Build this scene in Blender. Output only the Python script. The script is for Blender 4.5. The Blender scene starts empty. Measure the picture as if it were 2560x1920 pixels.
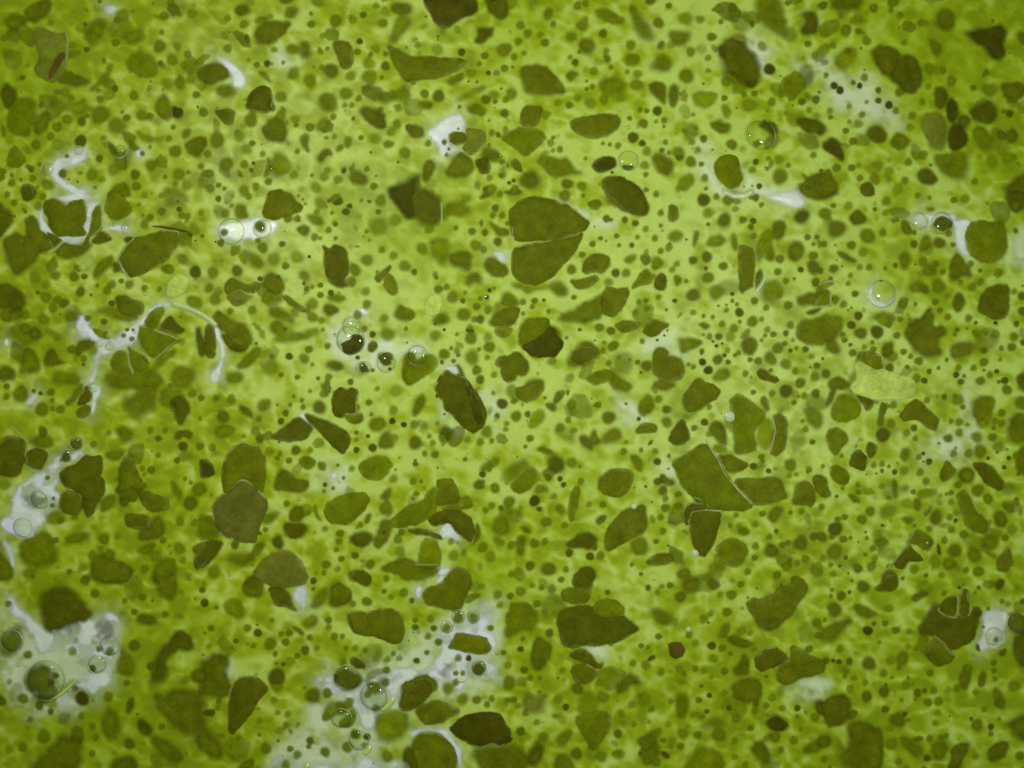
import bpy, math, random
import numpy as np

# ------------------------------------------------------------------ camera, world, lamps, exposure
SC = 0.002                                    # one photograph pixel in scene units
scene = bpy.context.scene
col = scene.collection
cam_d = bpy.data.cameras.new('camera'); cam = bpy.data.objects.new('camera', cam_d); col.objects.link(cam)
CAM_H = 8.0
cam.location = (0, 0, CAM_H); cam_d.sensor_width = 36; cam_d.lens = 36 * CAM_H / (2560 * SC)
cam_d.clip_end = 100; scene.camera = cam
world = bpy.data.worlds.new('World'); scene.world = world; world.use_nodes = True
world.node_tree.nodes['Background'].inputs[0].default_value = (0.95, 1.0, 0.97, 1)
world.node_tree.nodes['Background'].inputs[1].default_value = 0.36
def lamp(name, loc, power, size, colour):
    d = bpy.data.lights.new(name, 'AREA'); d.energy = power; d.shape = 'DISK'; d.size = size; d.color = colour
    o = bpy.data.objects.new(name, d); col.objects.link(o); o.location = loc
    o.rotation_euler = (-o.location).to_track_quat('-Z', 'Y').to_euler()
lamp('lamp_upper', (-1.6, 1.45, 4.4), 138, 0.55, (1.0, 0.98, 0.88))
lamp('lamp_lower', (1.8, 0.2, 4.4), 118, 0.55, (1.0, 0.98, 0.9))
scene.view_settings.view_transform = 'Standard'; scene.view_settings.look = 'None'
scene.view_settings.exposure = 0.0; scene.view_settings.gamma = 1.0
scene.render.filter_size = 2.2
scene.cycles.use_denoising = True
scene.cycles.max_bounces = 5; scene.cycles.transparent_max_bounces = 24
LUM = 1.25                                    # light level the base colours are set for

# ------------------------------------------------------------------ helpers
rng = np.random.default_rng(7)
def lin(rgb):
    c = np.asarray(rgb, float) / 255.0
    return np.where(c <= 0.04045, c / 12.92, ((c + 0.055) / 1.055) ** 2.4) / LUM
TAB = rng.random((256, 256))
def vnoise(x, y):
    xi = np.floor(x).astype(int); yi = np.floor(y).astype(int)
    fx = x - xi; fy = y - yi
    fx = fx * fx * (3 - 2 * fx); fy = fy * fy * (3 - 2 * fy)
    g = lambda a, b: TAB[a & 255, b & 255]
    return (g(xi, yi) * (1 - fx) + g(xi + 1, yi) * fx) * (1 - fy) + (g(xi, yi + 1) * (1 - fx) + g(xi + 1, yi + 1) * fx) * fy
def fbm(x, y, o=3):
    s = 0; a = 0.5; t = 0
    for k in range(o):
        s = s + a * vnoise(x * 2 ** k + 17 * k, y * 2 ** k + 31 * k); t += a; a *= 0.5
    return s / t                              # 0..1
def sstep(a, b, x):
    t = np.clip((x - a) / (b - a), 0, 1); return t * t * (3 - 2 * t)
def seg_dist(X, Y, P, closed=True):
    D = np.full(X.shape, 1e18); n = len(P)
    for i in range(n if closed else n - 1):
        ax, ay = P[i]; bx, by = P[(i + 1) % n]
        dx, dy = bx - ax, by - ay; L = dx * dx + dy * dy + 1e-9
        t = np.clip(((X - ax) * dx + (Y - ay) * dy) / L, 0, 1)
        D = np.minimum(D, (X - ax - t * dx) ** 2 + (Y - ay - t * dy) ** 2)
    return np.sqrt(D)
def inside(X, Y, P):
    r = np.zeros(X.shape, bool); n = len(P)
    for i in range(n):
        ax, ay = P[i]; bx, by = P[(i + 1) % n]
        if ay == by: continue
        c = ((ay > Y) != (by > Y)) & (X < (bx - ax) * (Y - ay) / (by - ay) + ax)
        r ^= c
    return r
def sdf(X, Y, P):
    d = seg_dist(X, Y, P); return np.where(inside(X, Y, P), d, -d)
def chaikin(P, q):
    P = np.asarray(P, float); N = np.roll(P, -1, 0)
    return np.stack([P + (N - P) * q, N - (N - P) * q], 1).reshape(-1, 2)
def area(P):
    P = np.asarray(P); Q = np.roll(P, -1, 0)
    return abs(np.sum(P[:, 0] * Q[:, 1] - Q[:, 0] * P[:, 1])) / 2
def hsurf(px, py):                            # gentle relief of the sauce, in scene units
    return 0.022 * (fbm(px / 150.0, py / 150.0, 2) - 0.5)

def mesh_from(name, V, F, C=None, smooth=True):
    V = np.asarray(V, np.float32); F = np.asarray(F, np.int32)
    me = bpy.data.meshes.new(name)
    me.vertices.add(len(V)); me.vertices.foreach_set('co', V.ravel())
    k = F.shape[1]
    me.loops.add(F.size); me.loops.foreach_set('vertex_index', F.ravel())
    me.polygons.add(len(F)); me.polygons.foreach_set('loop_start', np.arange(0, F.size, k, dtype=np.int32))
    me.polygons.foreach_set('loop_total', np.full(len(F), k, np.int32))
    me.polygons.foreach_set('use_smooth', np.full(len(F), smooth))
    if C is not None:
        a = me.color_attributes.new('Col', 'FLOAT_COLOR', 'POINT'); a.data.foreach_set('color', np.asarray(C, np.float32).ravel())
    me.update(calc_edges=True); return me
def link(name, me, mat, parent=None, loc=(0, 0, 0)):
    o = bpy.data.objects.new(name, me); col.objects.link(o); o.location = loc
    if mat and not me.materials: me.materials.append(mat)
    if parent: o.parent = parent
    return o

# ------------------------------------------------------------------ materials
def new_mat(name):
    m = bpy.data.materials.new(name); m.use_nodes = True; nt = m.node_tree; nt.nodes.clear()
    return m, nt, nt.nodes.new, nt.links.new
def film_mat(name, rough, spec, var, scale, bump, alpha=True, streak=0.0):
    m, nt, N, L = new_mat(name)
    out = N('ShaderNodeOutputMaterial'); p = N('ShaderNodeBsdfPrincipled')
    p.inputs['Roughness'].default_value = rough; p.inputs['Specular IOR Level'].default_value = spec
    at = N('ShaderNodeAttribute'); at.attribute_name = 'Col'
    geo = N('ShaderNodeNewGeometry')
    n1 = N('ShaderNodeTexNoise'); n1.inputs['Scale'].default_value = scale; n1.inputs['Detail'].default_value = 5
    n1.inputs['Roughness'].default_value = 0.65
    L(geo.outputs['Position'], n1.inputs['Vector'])
    mr = N('ShaderNodeMapRange'); mr.inputs[1].default_value = 0.25; mr.inputs[2].default_value = 0.75
    mr.inputs[3].default_value = 1 - var; mr.inputs[4].default_value = 1 + var
    L(n1.outputs['Fac'], mr.inputs[0])
    n2 = N('ShaderNodeTexNoise'); n2.inputs['Scale'].default_value = 130; n2.inputs['Detail'].default_value = 2
    sc = N('ShaderNodeVectorMath'); sc.operation = 'MULTIPLY'; sc.inputs[1].default_value = (0.5, 1.4, 1.0)
    L(geo.outputs['Position'], sc.inputs[0]); L(sc.outputs[0], n2.inputs['Vector'])
    mr2 = N('ShaderNodeMapRange'); mr2.inputs[3].default_value = 1 - max(var, .1) * 1.1; mr2.inputs[4].default_value = 1 + max(var, .1) * 1.1
    L(n2.outputs['Fac'], mr2.inputs[0])
    mul = N('ShaderNodeMath'); mul.operation = 'MULTIPLY'; L(mr.outputs[0], mul.inputs[0]); L(mr2.outputs[0], mul.inputs[1])
    vm = N('ShaderNodeVectorMath'); vm.operation = 'SCALE'; L(at.outputs['Color'], vm.inputs[0]); L(mul.outputs[0], vm.inputs['Scale'])
    L(vm.outputs[0], p.inputs['Base Color'])
    bp = N('ShaderNodeBump'); bp.inputs['Strength'].default_value = bump; bp.inputs['Distance'].default_value = 0.004
    L(n1.outputs['Fac'], bp.inputs['Height']); L(bp.outputs[0], p.inputs['Normal'])
    if alpha: L(at.outputs['Alpha'], p.inputs['Alpha'])
    L(p.outputs[0], out.inputs[0]); return m
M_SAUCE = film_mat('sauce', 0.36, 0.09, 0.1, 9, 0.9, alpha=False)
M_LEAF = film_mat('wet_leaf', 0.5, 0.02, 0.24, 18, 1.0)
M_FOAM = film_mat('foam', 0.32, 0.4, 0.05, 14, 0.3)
M_OIL = film_mat('oily_bubble', 0.5, 0.03, 0.12, 20, 0.1)
def clear_mat():
    m, nt, N, L = new_mat('clear_bubble_film')
    out = N('ShaderNodeOutputMaterial'); mix = N('ShaderNodeMixShader'); t = N('ShaderNodeBsdfTransparent')
    g = N('ShaderNodeBsdfGlossy'); g.inputs['Roughness'].default_value = 0.06
    f = N('ShaderNodeFresnel'); f.inputs[0].default_value = 1.33
    mp = N('ShaderNodeMath'); mp.operation = 'MULTIPLY'; mp.inputs[1].default_value = 0.6; mp.use_clamp = True
    L(f.outputs[0], mp.inputs[0]); L(mp.outputs[0], mix.inputs[0]); L(t.outputs[0], mix.inputs[1]); L(g.outputs[0], mix.inputs[2])
    t.inputs[0].default_value = (0.93, 0.96, 0.86, 1)
    L(mix.outputs[0], out.inputs[0]); return m
M_CLEAR = clear_mat()
M_RIM = film_mat('bubble_rim', 0.22, 1.0, 0.03, 10, 0.0)

# ------------------------------------------------------------------ traced layout (photograph pixels)
DATA = '''T 0 0
7 3 21,10 30,4 38,0 44,2 42,10 36,16 29,20 24,17
7 4 5,18 12,12 20,14 23,19 18,24 12,27 7,23
5 1 G 32,24 40,26 48,29 55,30 57,27 59,35 58,47 57,58 54,64 47,71 40,69 34,66 30,60 35,51 34,44 30,37 30,30 #torn
7 3 52,64 58,62 70,67 79,71 72,75 60,73 50,71
5 3 97,56 96,63 90,71 80,79 78,77 86,70 92,63 94,56
5 3 110,54 113,48 121,45 130,48 136,55 136,63 128,67 119,65 112,60 #softoval
5 5 76,26 82,18 90,18 91,24 86,30 84,38 79,39 75,33
5 5 106,30 116,27 122,21 125,28 122,34 114,38 110,34
8 3 1,79 6,72 10,76 14,78 15,86 10,93 5,92 2,85
6 3 8,98 12,88 20,84 30,86 31,95 30,104 25,112 24,118 16,116 9,115 7,105 #leftlump
6 3 29,108 33,100 40,97 43,102 40,111 34,116 29,113
6 3 134,92 140,82 144,82 148,92 149,100 143,104 137,99
9 1 150,93 158,95 158,101 154,104 148,101
7 3 160,124 170,119 178,120 180,126 176,131 170,137 164,132
6 4 153,68 156,64 159,69 160,76 155,78 151,73
6 2 5,141 11,126 17,130 22,138 18,144 10,145 #kite
7 3 93,122 98,125 101,131 98,135 94,128
6 3 110,122 115,123 121,129 117,131 112,127
6 4 125,139 138,139 134,146 129,149
4 4 118,113 125,118 135,120 144,116 140,122 130,123 122,120
6 4 158,113 166,111 164,119 158,120
5 3 38,155 47,160 45,164 38,163 36,158
6 3 20,163 27,160 31,166 29,170 20,170
6 3 94,166 100,160 108,158 111,164 112,170 95,170
3 4 55,92 65,88 76,92 72,98 60,97
D 138,40,5.5,6 106,13,6,4 142,14,4,5 166,12,4,4 148,2,3,5 100,37,3.5,6 75.5,43,2.8,7 63,39,3.5,4 90,52,2,5 97,28,4,4 140,28,2.5,5 153,40,4,4 149,52,5,5 162,47,3.5,5 158,56,3,4 141,57,2.5,4 145,72,5,4 165,68,4,4 170,82,3.5,6 100,77,3,7 116,83,4,5 57,80,4,4 62,85,3,5 87,86,3.5,5 72,87,2.5,4 95,82,5,3 87,99,8.5,6 101,109,7.5,5 58,103,4,5 71,105,4,7 49,110,4,5 110,102,3.5,6 123,100,5,5 106,97,2,4 44,118,3.5,5 31,125,4,6 50,125,5,3 70,122,5.5,8 86,137,3.5,7 58,135,2,6 27,146,3,7 34,142,2,5 54,150,4,7 79,151,5,5 98,147,5,4 117,151,4.5,7 118,161,4,6 152,131,5.5,6 155,151,5.5,5 162,160,5,4 152,159,3,4 176,97,4,6 174,144,3,5 177,150,3,5 163,149,2,5 143,153,2,5 10,158,3.5,5 3,148,2.5,5 2,153,2.5,5 10,151,2,5 28,154,3,5 18,155,1.5,5 32,162,2,4 88,155,3,4 82,162,2,4 67,157,1.2,7 59.5,155,1,8 101,17,3,6 4,33,3,5 27,38,3,5 44,20,3,4 70,24,4,3 150,110,2.5,5 146,120,3,5 130,127,2,4 86,1,2,6
B 68,130,4 41,146,5.5 104,131,6
S 1.6 57,26 59,35 58,47 57,52
W 1 40,143 55,136 64,128 72,126 76,132 73,140 60,143 50,150 58,158 70,163 78,166 66,170 55,163 45,155
W 2 90,5 98,4 101,9 96,13 91,11
W 2 117,131 121,129 125,133 121,137 117,135
T 512 0
7 4 26,9 30,5 36,4 40,9 36,13 29,13
6 4 70,9 74,6 81,7 81,12 76,15 70,14
7 3 46,24 53,20 60,19 66,20 74,19 71,25 66,31 61,36 50,38 45,37 44,30
8 2 36,29 39,33 38,37 35,34
5 4 42,18 49,14 55,16 52,20 46,21
6 4 70,41 75,38 82,39 83,43 77,46 72,45
6 4 83,37 88,36 91,41 92,48 86,51 82,48 84,43
7 2 110,36 118,35 126,38 128,47 127,57 121,60 117,55 114,46 #tongue
5 5 71,67 74,59 80,57 81,65 76,68
5 3 135,66 140,61 147,62 148,70 143,73 137,70
4 3 137,54 142,49 147,53 146,58 139,59
5 3 46,62 52,62 56,68 58,72 51,67
7 3 0,58 8,53 16,55 22,61 20,67 10,71 0,72 -6,66 -4,60
6 4 10,77 18,73 26,76 28,81 18,84 11,81
8 1 36,93 38,84 44,77 50,75 57,77 58,85 57,96 50,97 42,95 #wedgechip
7 2 58,87 61,94 58,97
7 2 8,96 15,95 22,94 27,97 24,103 23,108 17,106 13,102
6 2 28,147 31,148 33,153 29,152
7 3 50,112 55,106 61,103 67,106 72,114 70,122 62,124 54,121 #domechip
6 4 99,83 104,81 112,82 113,90 112,96 103,97 99,90
6 4 150,85 156,80 160,84 168,78 174,77 177,85 173,88 165,85 159,89 154,90
8 3 133,96 138,92 150,95 156,103 155,111 148,110 139,103 #bean
5 3 153,124 158,121 164,124 159,128
6 3 82,119 87,115 90,118 89,126 90,132 87,129 84,124
5 3 120,124 122,118 127,119 126,126 122,128
7 3 98,135 102,130 107,129 110,133 104,135 101,141 98,139
5 3 113,128 118,124 120,128 115,131
5 4 57,142 60,132 66,132 74,140 74,146 66,151 60,151
6 3 54,135 58,142 56,149 51,154 53,145
7 4 125,153 130,147 138,151 141,156 135,159 129,158
8 2 R 118,147 121,144 122,148 119,150
7 4 161,5 166,2 177,3 180,9 172,13 163,10
6 4 165,17 170,13 177,14 180,20 173,27 167,33 160,37 164,28
7 2 158,38 163,41 172,46 180,49 200,50 226,52 221,58 210,63 195,68 182,68 175,71 170,66 164,57 160,47 #boatleaf
5 3 98,40 101,42 102,46 98,46
7 4 63,0 75,-3 78,0 70,3
5 4 90,0 100,-2 104,3 99,7
D 113,18,5.5,6 34,21,4,5 109,61,6.5,7 91,70,6,5 126,66,4.5,4 156,57,4,7 153,67,2,5 54,55,3.2,8 45,56,2.8,6 38,52,2,4 66,84,5,5 40,104,6.5,6 11,121,7,6 0,124,2,7 3,133,3.5,5 19,142,6.5,6 34,142,3.5,5 42,141,1.8,8 40,147,2,7 4,150,4,6 79,108,2.5,6 78,103,4,4 91,110,4,6 102,108,6,5 111,101,3,5 122,81,5.5,5 133,85,3,5 127,91,2.5,4 121,91,2.5,4 166,107,4,5 176,110,3,7 135,119,2.5,6 128,103,1.5,6 161,114,4,4 147,120,5,4 173,132,5,5 30,118,5,4 41,124,3,6 50,133,3,4 36,129,5,4 77,151,4,4 55,157,3.5,6 44,161,3.5,5 34,165,5,5 12,160,2.5,6 5,163,4,5 17,163,2,5 103,153,4,4 106,147,3,4 115,155,4,4 140,146,2.5,5 146,161,3.5,6 96,162,5,4 80,131,2.5,5 105,119,2,4 112,118,2.5,4 92,21,3.5,6 137,13,3,7 128,17,4,4 134,36,3,8 132,45,3,6 106,42,2,5 102,31,3,3 154,20,4,5 148,42,4,4 148,5,3,4 60,43,3,4 20,42,4,5 156,10,4,3 20,16,3,4
W 1 8,49 18,50 27,57 33,63 36,70 33,75 25,76 23,70 24,64 18,57
W 4 58,50 66,46 74,50 73,57 66,61 62,56
T 1024 0
9 2 11,0 25,-4 55,-4 58,2 59,9 54,13 46,15 41,19 33,24 26,23 22,19 18,10 #topleaf
8 3 64,-2 81,-4 84,5 85,13 80,16 73,14 67,7
6 4 116,12 120,7 124,9 122,16 118,18
5 3 160,9 168,7 177,12 186,18 178,21 168,18 163,14
5 3 143,22 150,17 153,14 154,22 150,27
8 3 59,25 65,24 73,24 72,30 66,34 60,37 56,36 60,30
6 3 76,42 80,38 87,39 88,43 83,49 77,47
7 4 147,37 152,33 159,36 160,43 154,47 148,44
5 4 167,47 172,47 174,53 169,55
7 3 96,62 98,58 106,57 115,58 122,62 128,70 135,79 130,81 120,82 108,82 99,80 98,72 #spadeleaf
6 4 135,64 140,61 147,63 143,67 138,71
5 4 155,62 160,57 163,60 160,65
6 4 165,70 172,67 180,68 187,73 185,78 176,80 168,82 165,76
6 4 32,70 40,66 46,63 46,68 40,72 35,73
4 4 40,86 52,79 64,74 66,76 55,82 44,88
6 3 9,88 20,89 18,94 12,93
6 3 50,93 56,90 61,91 66,96 63,101 56,99 51,97
7 2 96,108 97,98 100,92 106,91 115,93 112,101 109,109
6 2 78,119 88,114 97,110 108,111 118,117 113,124 107,129 101,135 95,131 88,126 #diamond
7 2 139,105 150,102 165,99 177,99 182,104 179,112 168,118 155,119 145,115 141,111 #rightslab
6 1 G 49,111 55,112 63,113 66,119 63,127 54,134 48,132 46,128 51,121 #foamflake
8 1 34,117 39,114 46,115 51,120 46,124 40,125 35,122
7 3 0,108 6,108 11,112 12,117 6,119 0,117 -3,112
7 3 42,133 48,134 53,138 55,147 50,152 36,153 31,149 36,141
8 2 57,138 66,136 70,143 68,150 62,150 58,143
7 4 64,128 72,129 78,134 75,139 68,138 62,134
7 3 12,150 14,141 18,139 22,143 20,150 15,157 12,156
7 2 87,141 92,137 95,141 98,149 92,147
6 3 110,138 118,136 128,138 136,136 140,141 143,147 150,149 142,151 126,152 118,147
7 5 95,157 100,151 106,147 112,152 114,158 108,162 99,161
9 2 157,143 163,137 172,135 177,137 179,144 170,148 163,149 #darkbead
D 65,48,3.5,6 60,55,2.5,5 45,45,3.5,8 96,22,4,5 102,29,4,5 117,37,3.8,6 94,36,3.5,5 124,21,3,5 145,5,4,5 152,3,3,5 113,30,3,4 167,29,4,7 143,54,3.2,7 170,44,3,4 174,58,2.5,5 82,59,3.5,6 68,63,2.3,8 75,63,3,4 90,49,3,5 99,46,2.5,4 53,63,4,4 89,58,1.5,5 158,75,2.5,5 153,77,2,6 153,70,1.5,5 168,86,4,5 25,83,5.5,7 13,81,4,6 3,71,3,5 7,39,3,4 24,43,5,3 66,86,4.5,7 73,82,4.5,4 74,88,2.2,6 88,81,5,5 83,86,3,5 82,98,4,7 71,115,3,5 138,91,3.5,6 128,89,3,4 145,85,3.5,4 156,89,5,4 130,129,3,5 124,119,2,5 124,130,2,4 173,125,2,5 167,124,2,4 152,137,2,4 16,124,3,5 30,123,2.5,7 34,129,1.5,7 32,134,2,5 80,140,2.5,6 90,156,2,8 86,158,1.8,8 136,159,5,7 149,161,4,5 91,164,4,6 69,154,3,4 70,164,5,5 175,149,1.5,8
W 1 20,110 33,101 40,98 47,101 48,108 47,115 38,114 33,120 35,126 44,129 35,134 28,138 25,125 18,120 16,114
T 1536 0
6 5 13,6 18,7 22,14 28,20 33,28 34,33 29,36 22,31 18,22
6 5 30,58 36,50 42,48 49,53 48,59 42,62 34,60
6 5 36,42 40,35 44,38 42,43
6 4 47,28 56,28 66,27 65,34 58,40 51,37
6 4 9,48 15,47 21,48 20,55 15,57 10,55
6 5 123,2 130,-2 140,-2 144,8 147,20 149,30 142,31 132,25 125,20 121,12 #topslab
8 4 160,11 168,9 174,12 176,22 174,29 164,29 161,28 165,20
7 5 185,2 195,-2 211,-2 214,3 209,8 199,9 191,8
9 4 90,42 96,40 106,41 114,48 121,55 117,59 108,56 100,51 92,49 #darkhollow
5 5 G 94,38 100,32 110,30 115,35 108,39
8 5 92,38 104,34 116,42 126,58 124,72 112,74 100,66 92,56
6 5 93,62 103,60 114,63 118,70 108,74 96,70
9 3 114,71 119,66 123,69 120,75 115,75
4 5 G 123,38 129,36 132,41 128,45
6 2 144,72 150,66 156,62 161,65 165,72 160,80 153,87 148,83 144,78 #roundpad
7 3 30,74 36,71 44,73 44,82 44,91 38,86 33,80
7 3 48,76 52,72 55,78 54,87 50,93 47,85
4 3 67,84 72,79 83,80 89,83 84,89 77,94 70,90
5 3 93,90 98,92 101,97 98,102 94,100
7 3 83,106 92,107 101,107 99,113 92,115 86,111
8 3 125,108 132,105 140,108 142,115 137,117 131,112
6 3 119,124 125,121 127,125 122,128
4 3 G 130,122 138,115 142,120 138,128 130,128
8 3 157,103 166,102 177,105 183,111 180,117 170,115 161,110
5 3 G 158,115 167,116 175,119 176,127 168,129 160,122
8 2 7,143 11,143 17,144 13,147 8,146
7 4 32,135 38,132 46,135 52,143 47,151 40,150 34,141
6 1 87,143 90,137 98,134 105,136 108,143 110,153 107,161 100,163 92,157 88,150 #foamoval
4 3 52,165 58,153 66,150 69,158 62,164
D 38,20,5,6 14,39,4.5,5 47,5,3,6 31,0,5,7 20,64,4,4 11,62,2.5,4 134,60,5.5,9 84,32,4,6 96,71,4,5 62,66,6.5,6 62,16,6,4 74,17,4,4 90,8,4,5 102,7,4,7 106,12,3,6 92,19,2.5,5 66,45,4,5 81,50,3,4 81,61,2.5,4 19,73,5,5 5,85,3.5,4 167,38,3,6 173,48,3,4 37,96,4.5,8 22,95,2.5,5 28,96,2.3,6 25,107,4,6 36,105,2,4 43,104,3,5 95,85,3,6 112,82,2.5,5 121,81,3,6 136,88,3.5,5 162,88,3.5,7 174,86,4,7 116,91,6,4 148,98,2,4 168,95,2.5,4 132,96,1.5,4 16,119,5,8 24,124,3.2,8 3,126,3,5 44,123,2.5,5 68,99,2,4 70,111,2,5 70,116,1.5,4 77,120,3.5,7 67,123,3,4 101,125,5,6 72,130,3,4 172,134,3,5 55,132,5.5,5 56,136,3.5,7 66,140,5,6 26,143,4,4 27,151,2.5,5 75,142,2.5,6 41,130,2.5,6 28,131,4,4 47,132,2,5 122,140,3,8 132,146,2,5 133,137,2.5,4 142,138,4,4 150,143,2.5,5 119,147,3,4 143,153,7,6 125,161,2.8,8 78,154,3.5,5 79,163,2,5
B 126,117,13 12,139,9 71,130,3.5
W 3 114,26 126,30 138,44 132,64 124,60 120,46 108,34
W 3 72,124 82,124 88,132 87,140 84,150 90,160 100,166 110,165 115,158 112,145 118,155 130,165 150,166 120,170 95,170 85,160 76,152 70,140
W 4 155,55 170,53 177,52 187,56 202,68 217,68 227,80 239,92 249,105 237,110 222,104 212,112 202,100 189,92 182,80 177,70 165,66
T 2048 0
5 5 84,19 92,17 95,20 86,23
7 4 101,18 105,10 110,8 116,13 116,22 109,27 103,24
9 4 126,28 135,24 146,26 155,21 162,26 159,33 158,42 160,48 154,52 147,48 143,42 134,38 128,32 #elbow
7 5 170,30 177,27 182,35 178,40
6 5 95,34 102,36 106,42 103,48 98,46
8 3 44,45 50,40 60,41 69,46 66,58 61,66 56,65 50,56 46,50
8 3 62,62 67,52 74,47 82,51 87,62 87,72 82,81 74,80 66,73 61,68 #pairleaf
4 4 15,49 22,42 30,40 33,47 26,56 19,59 14,55
7 3 157,73 165,72 175,72 178,78 172,86 165,89 160,83
8 3 101,78 105,76 111,81 110,90 105,95 100,91
9 3 113,85 117,86 121,94 120,101 114,106 110,98
8 3 121,101 127,100 131,104 127,110 121,108
9 3 112,112 118,106 126,110 129,118 124,126 116,131 112,126
6 3 G 88,105 95,98 104,98 110,106 111,120 106,131 98,128 92,116 #greyoval
6 4 100,135 112,134 125,130 129,142 128,152 120,158 108,150 102,142
8 4 130,95 137,89 146,86 152,89 153,99 148,106 138,104 131,100
6 4 134,111 142,110 148,118 150,128 140,130 134,122
7 3 163,116 168,111 172,118 166,125 163,121
8 3 42,112 49,109 55,110 59,117 55,123 47,122 42,118
7 3 62,121 68,115 75,118 79,123 70,130 63,126
9 3 2,125 10,118 17,122 21,131 21,139 15,135 8,131
4 4 40,143 50,139 56,142 50,150 43,149
8 3 85,154 88,147 94,145 99,150 102,156 96,160 89,158
8 2 36,160 42,157 47,161 47,170 37,168
8 4 156,165 165,157 177,150 190,150 190,170
D 3,5,4,7 47,7,4,6 64,1,5,6 23,26,5,6 34,27,3,6 29,18,3.5,4 41,35,4,5 12,39,3,5 25,44,3,6 95,59,4.5,5 107,61,3,5 114,70,4.5,5 94,75,3,4 133,76,3,6 147,78,6,5 73,37,3,4 35,74,2.8,9 39,67,3.5,5 51,78,3,7 13,74,3.5,9 18,78,3.8,9 6,65,2.5,5 51,87,3,8 60,91,3.8,9 26,92,2.5,4 41,88,2,4 66,96,3,5 9,96,3,4 37,99,3,5 80,100,3.5,5 69,80,4,6 89,88,3,5 165,98,3.5,8 160,96,2,6 158,117,4.5,7 23,113,3,6 34,107,4,4 29,122,3.5,6 41,124,2,4 78,110,3.5,4 26,105,2,4 90,134,4,5 77,140,3.5,5 28,145,3.5,6 15,145,4,6 60,148,4,3 48,155,5,5 74,156,3.5,5 134,157,3,5 149,140,5,4 163,137,5,4 35,154,3,5
O
7 3 1728,405 1750,385 1785,366 1800,385 1814,412 1790,428 1760,430 1735,422 #pointedleaf
8 2 1300,392 1312,383 1340,382 1372,400 1392,420 1400,462 1380,466 1345,452 1322,430 1305,408 #foldedchip
T 0 480
8 3 -5,8 0,9 5,15 10,20 9,27 4,34 0,39 -6,38
7 3 2,40 8,38 15,35 20,39 24,34 22,25 27,20 32,28 36,34 40,38 44,46 42,51 34,51 30,60 22,68 14,72 8,66 5,58 3,52
7 1 39,8 46,6 54,9 57,13 63,8 72,7 74,14 74,24 70,30 74,36 66,38 58,37 50,38 43,30 42,22 38,16 #heart
6 1 80,18 83,12 87,11 88,18 87,25 88,31 84,36 77,38 76,42 74,48 72,46 78,33
6 2 92,8 95,0 102,0 108,7 115,15 110,20 100,25 95,22 91,16
8 2 18,-6 28,-6 30,3 25,8 19,6
8 1 40,34 45,37 54,42 47,49 43,44
7 3 47,50 55,42 65,46 72,44 80,45 74,53 62,57 52,55
5 2 40,66 43,60 47,55 50,62 48,67 43,69
8 2 79,42 84,37 88,34 94,37 97,41 90,43 83,45
8 3 107,40 111,38 115,40 112,44 108,43
7 1 102,57 108,48 115,41 130,37 148,33 155,35 152,48 148,55 135,64 122,71 112,74 106,66 #bigslab
6 3 81,74 82,65 90,58 97,54 98,62 90,68 85,74
8 3 98,61 103,62 105,68 98,70
8 4 -8,80 4,80 12,84 20,90 24,97 15,104 0,101 -8,98
7 2 100,90 107,89 117,94 124,97 124,104 115,107 106,105 101,98
6 4 82,103 95,97 102,102 112,107 120,108 110,112 92,106
8 4 36,36 40,36 44,40 41,44
6 2 125,113 130,104 136,101 142,101 139,109 134,118 127,117
8 2 137,118 143,110 149,107 153,115 160,119 154,123 143,120
6 1 120,124 121,116 130,117 140,122 152,126 154,128 145,135 135,144 127,140 121,132 #shard
8 3 169,118 173,117 176,128 177,140 173,142 170,130
6 4 5,121 12,115 20,115 22,122 34,120 36,126 28,129 20,133 14,128
6 3 16,154 20,145 23,136 29,137 33,148 34,154 27,157 20,157
7 3 38,150 40,140 45,135 50,145 57,148 46,150
7 4 0,152 6,150 13,156 10,162 2,163 -4,158
7 3 67,130 75,128 83,129 80,135 72,137 66,142
5 1 80,118 86,119 92,124 95,127 88,126 82,122
6 2 95,147 99,139 108,137 112,143 114,152 110,157 98,154
6 2 110,133 115,137 121,141 128,147 126,152 118,154 113,148
5 3 132,150 138,142 148,136 152,138 142,147 133,154
8 1 118,138 124,141 128,147 126,150 121,144
5 4 45,160 52,156 60,158 68,159 66,166 48,166
6 4 88,160 100,152 112,157 125,150 138,158 140,168 90,170
6 4 148,160 155,150 165,152 170,160 165,168 150,168
5 3 162,92 168,90 174,94 175,99 168,101 163,96
6 5 140,63 150,64 147,70 140,69
1 1 Y 144,87 146,79 153,71 160,72 164,78 160,86 152,90 146,91
1 3 Y 66,62 70,57 78,55 81,60 78,66 70,68
6 1 H 130,29.5 140,29.5 150,31.5 160,33.5 164,35 160,34.5 150,32.7 140,30.7
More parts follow.
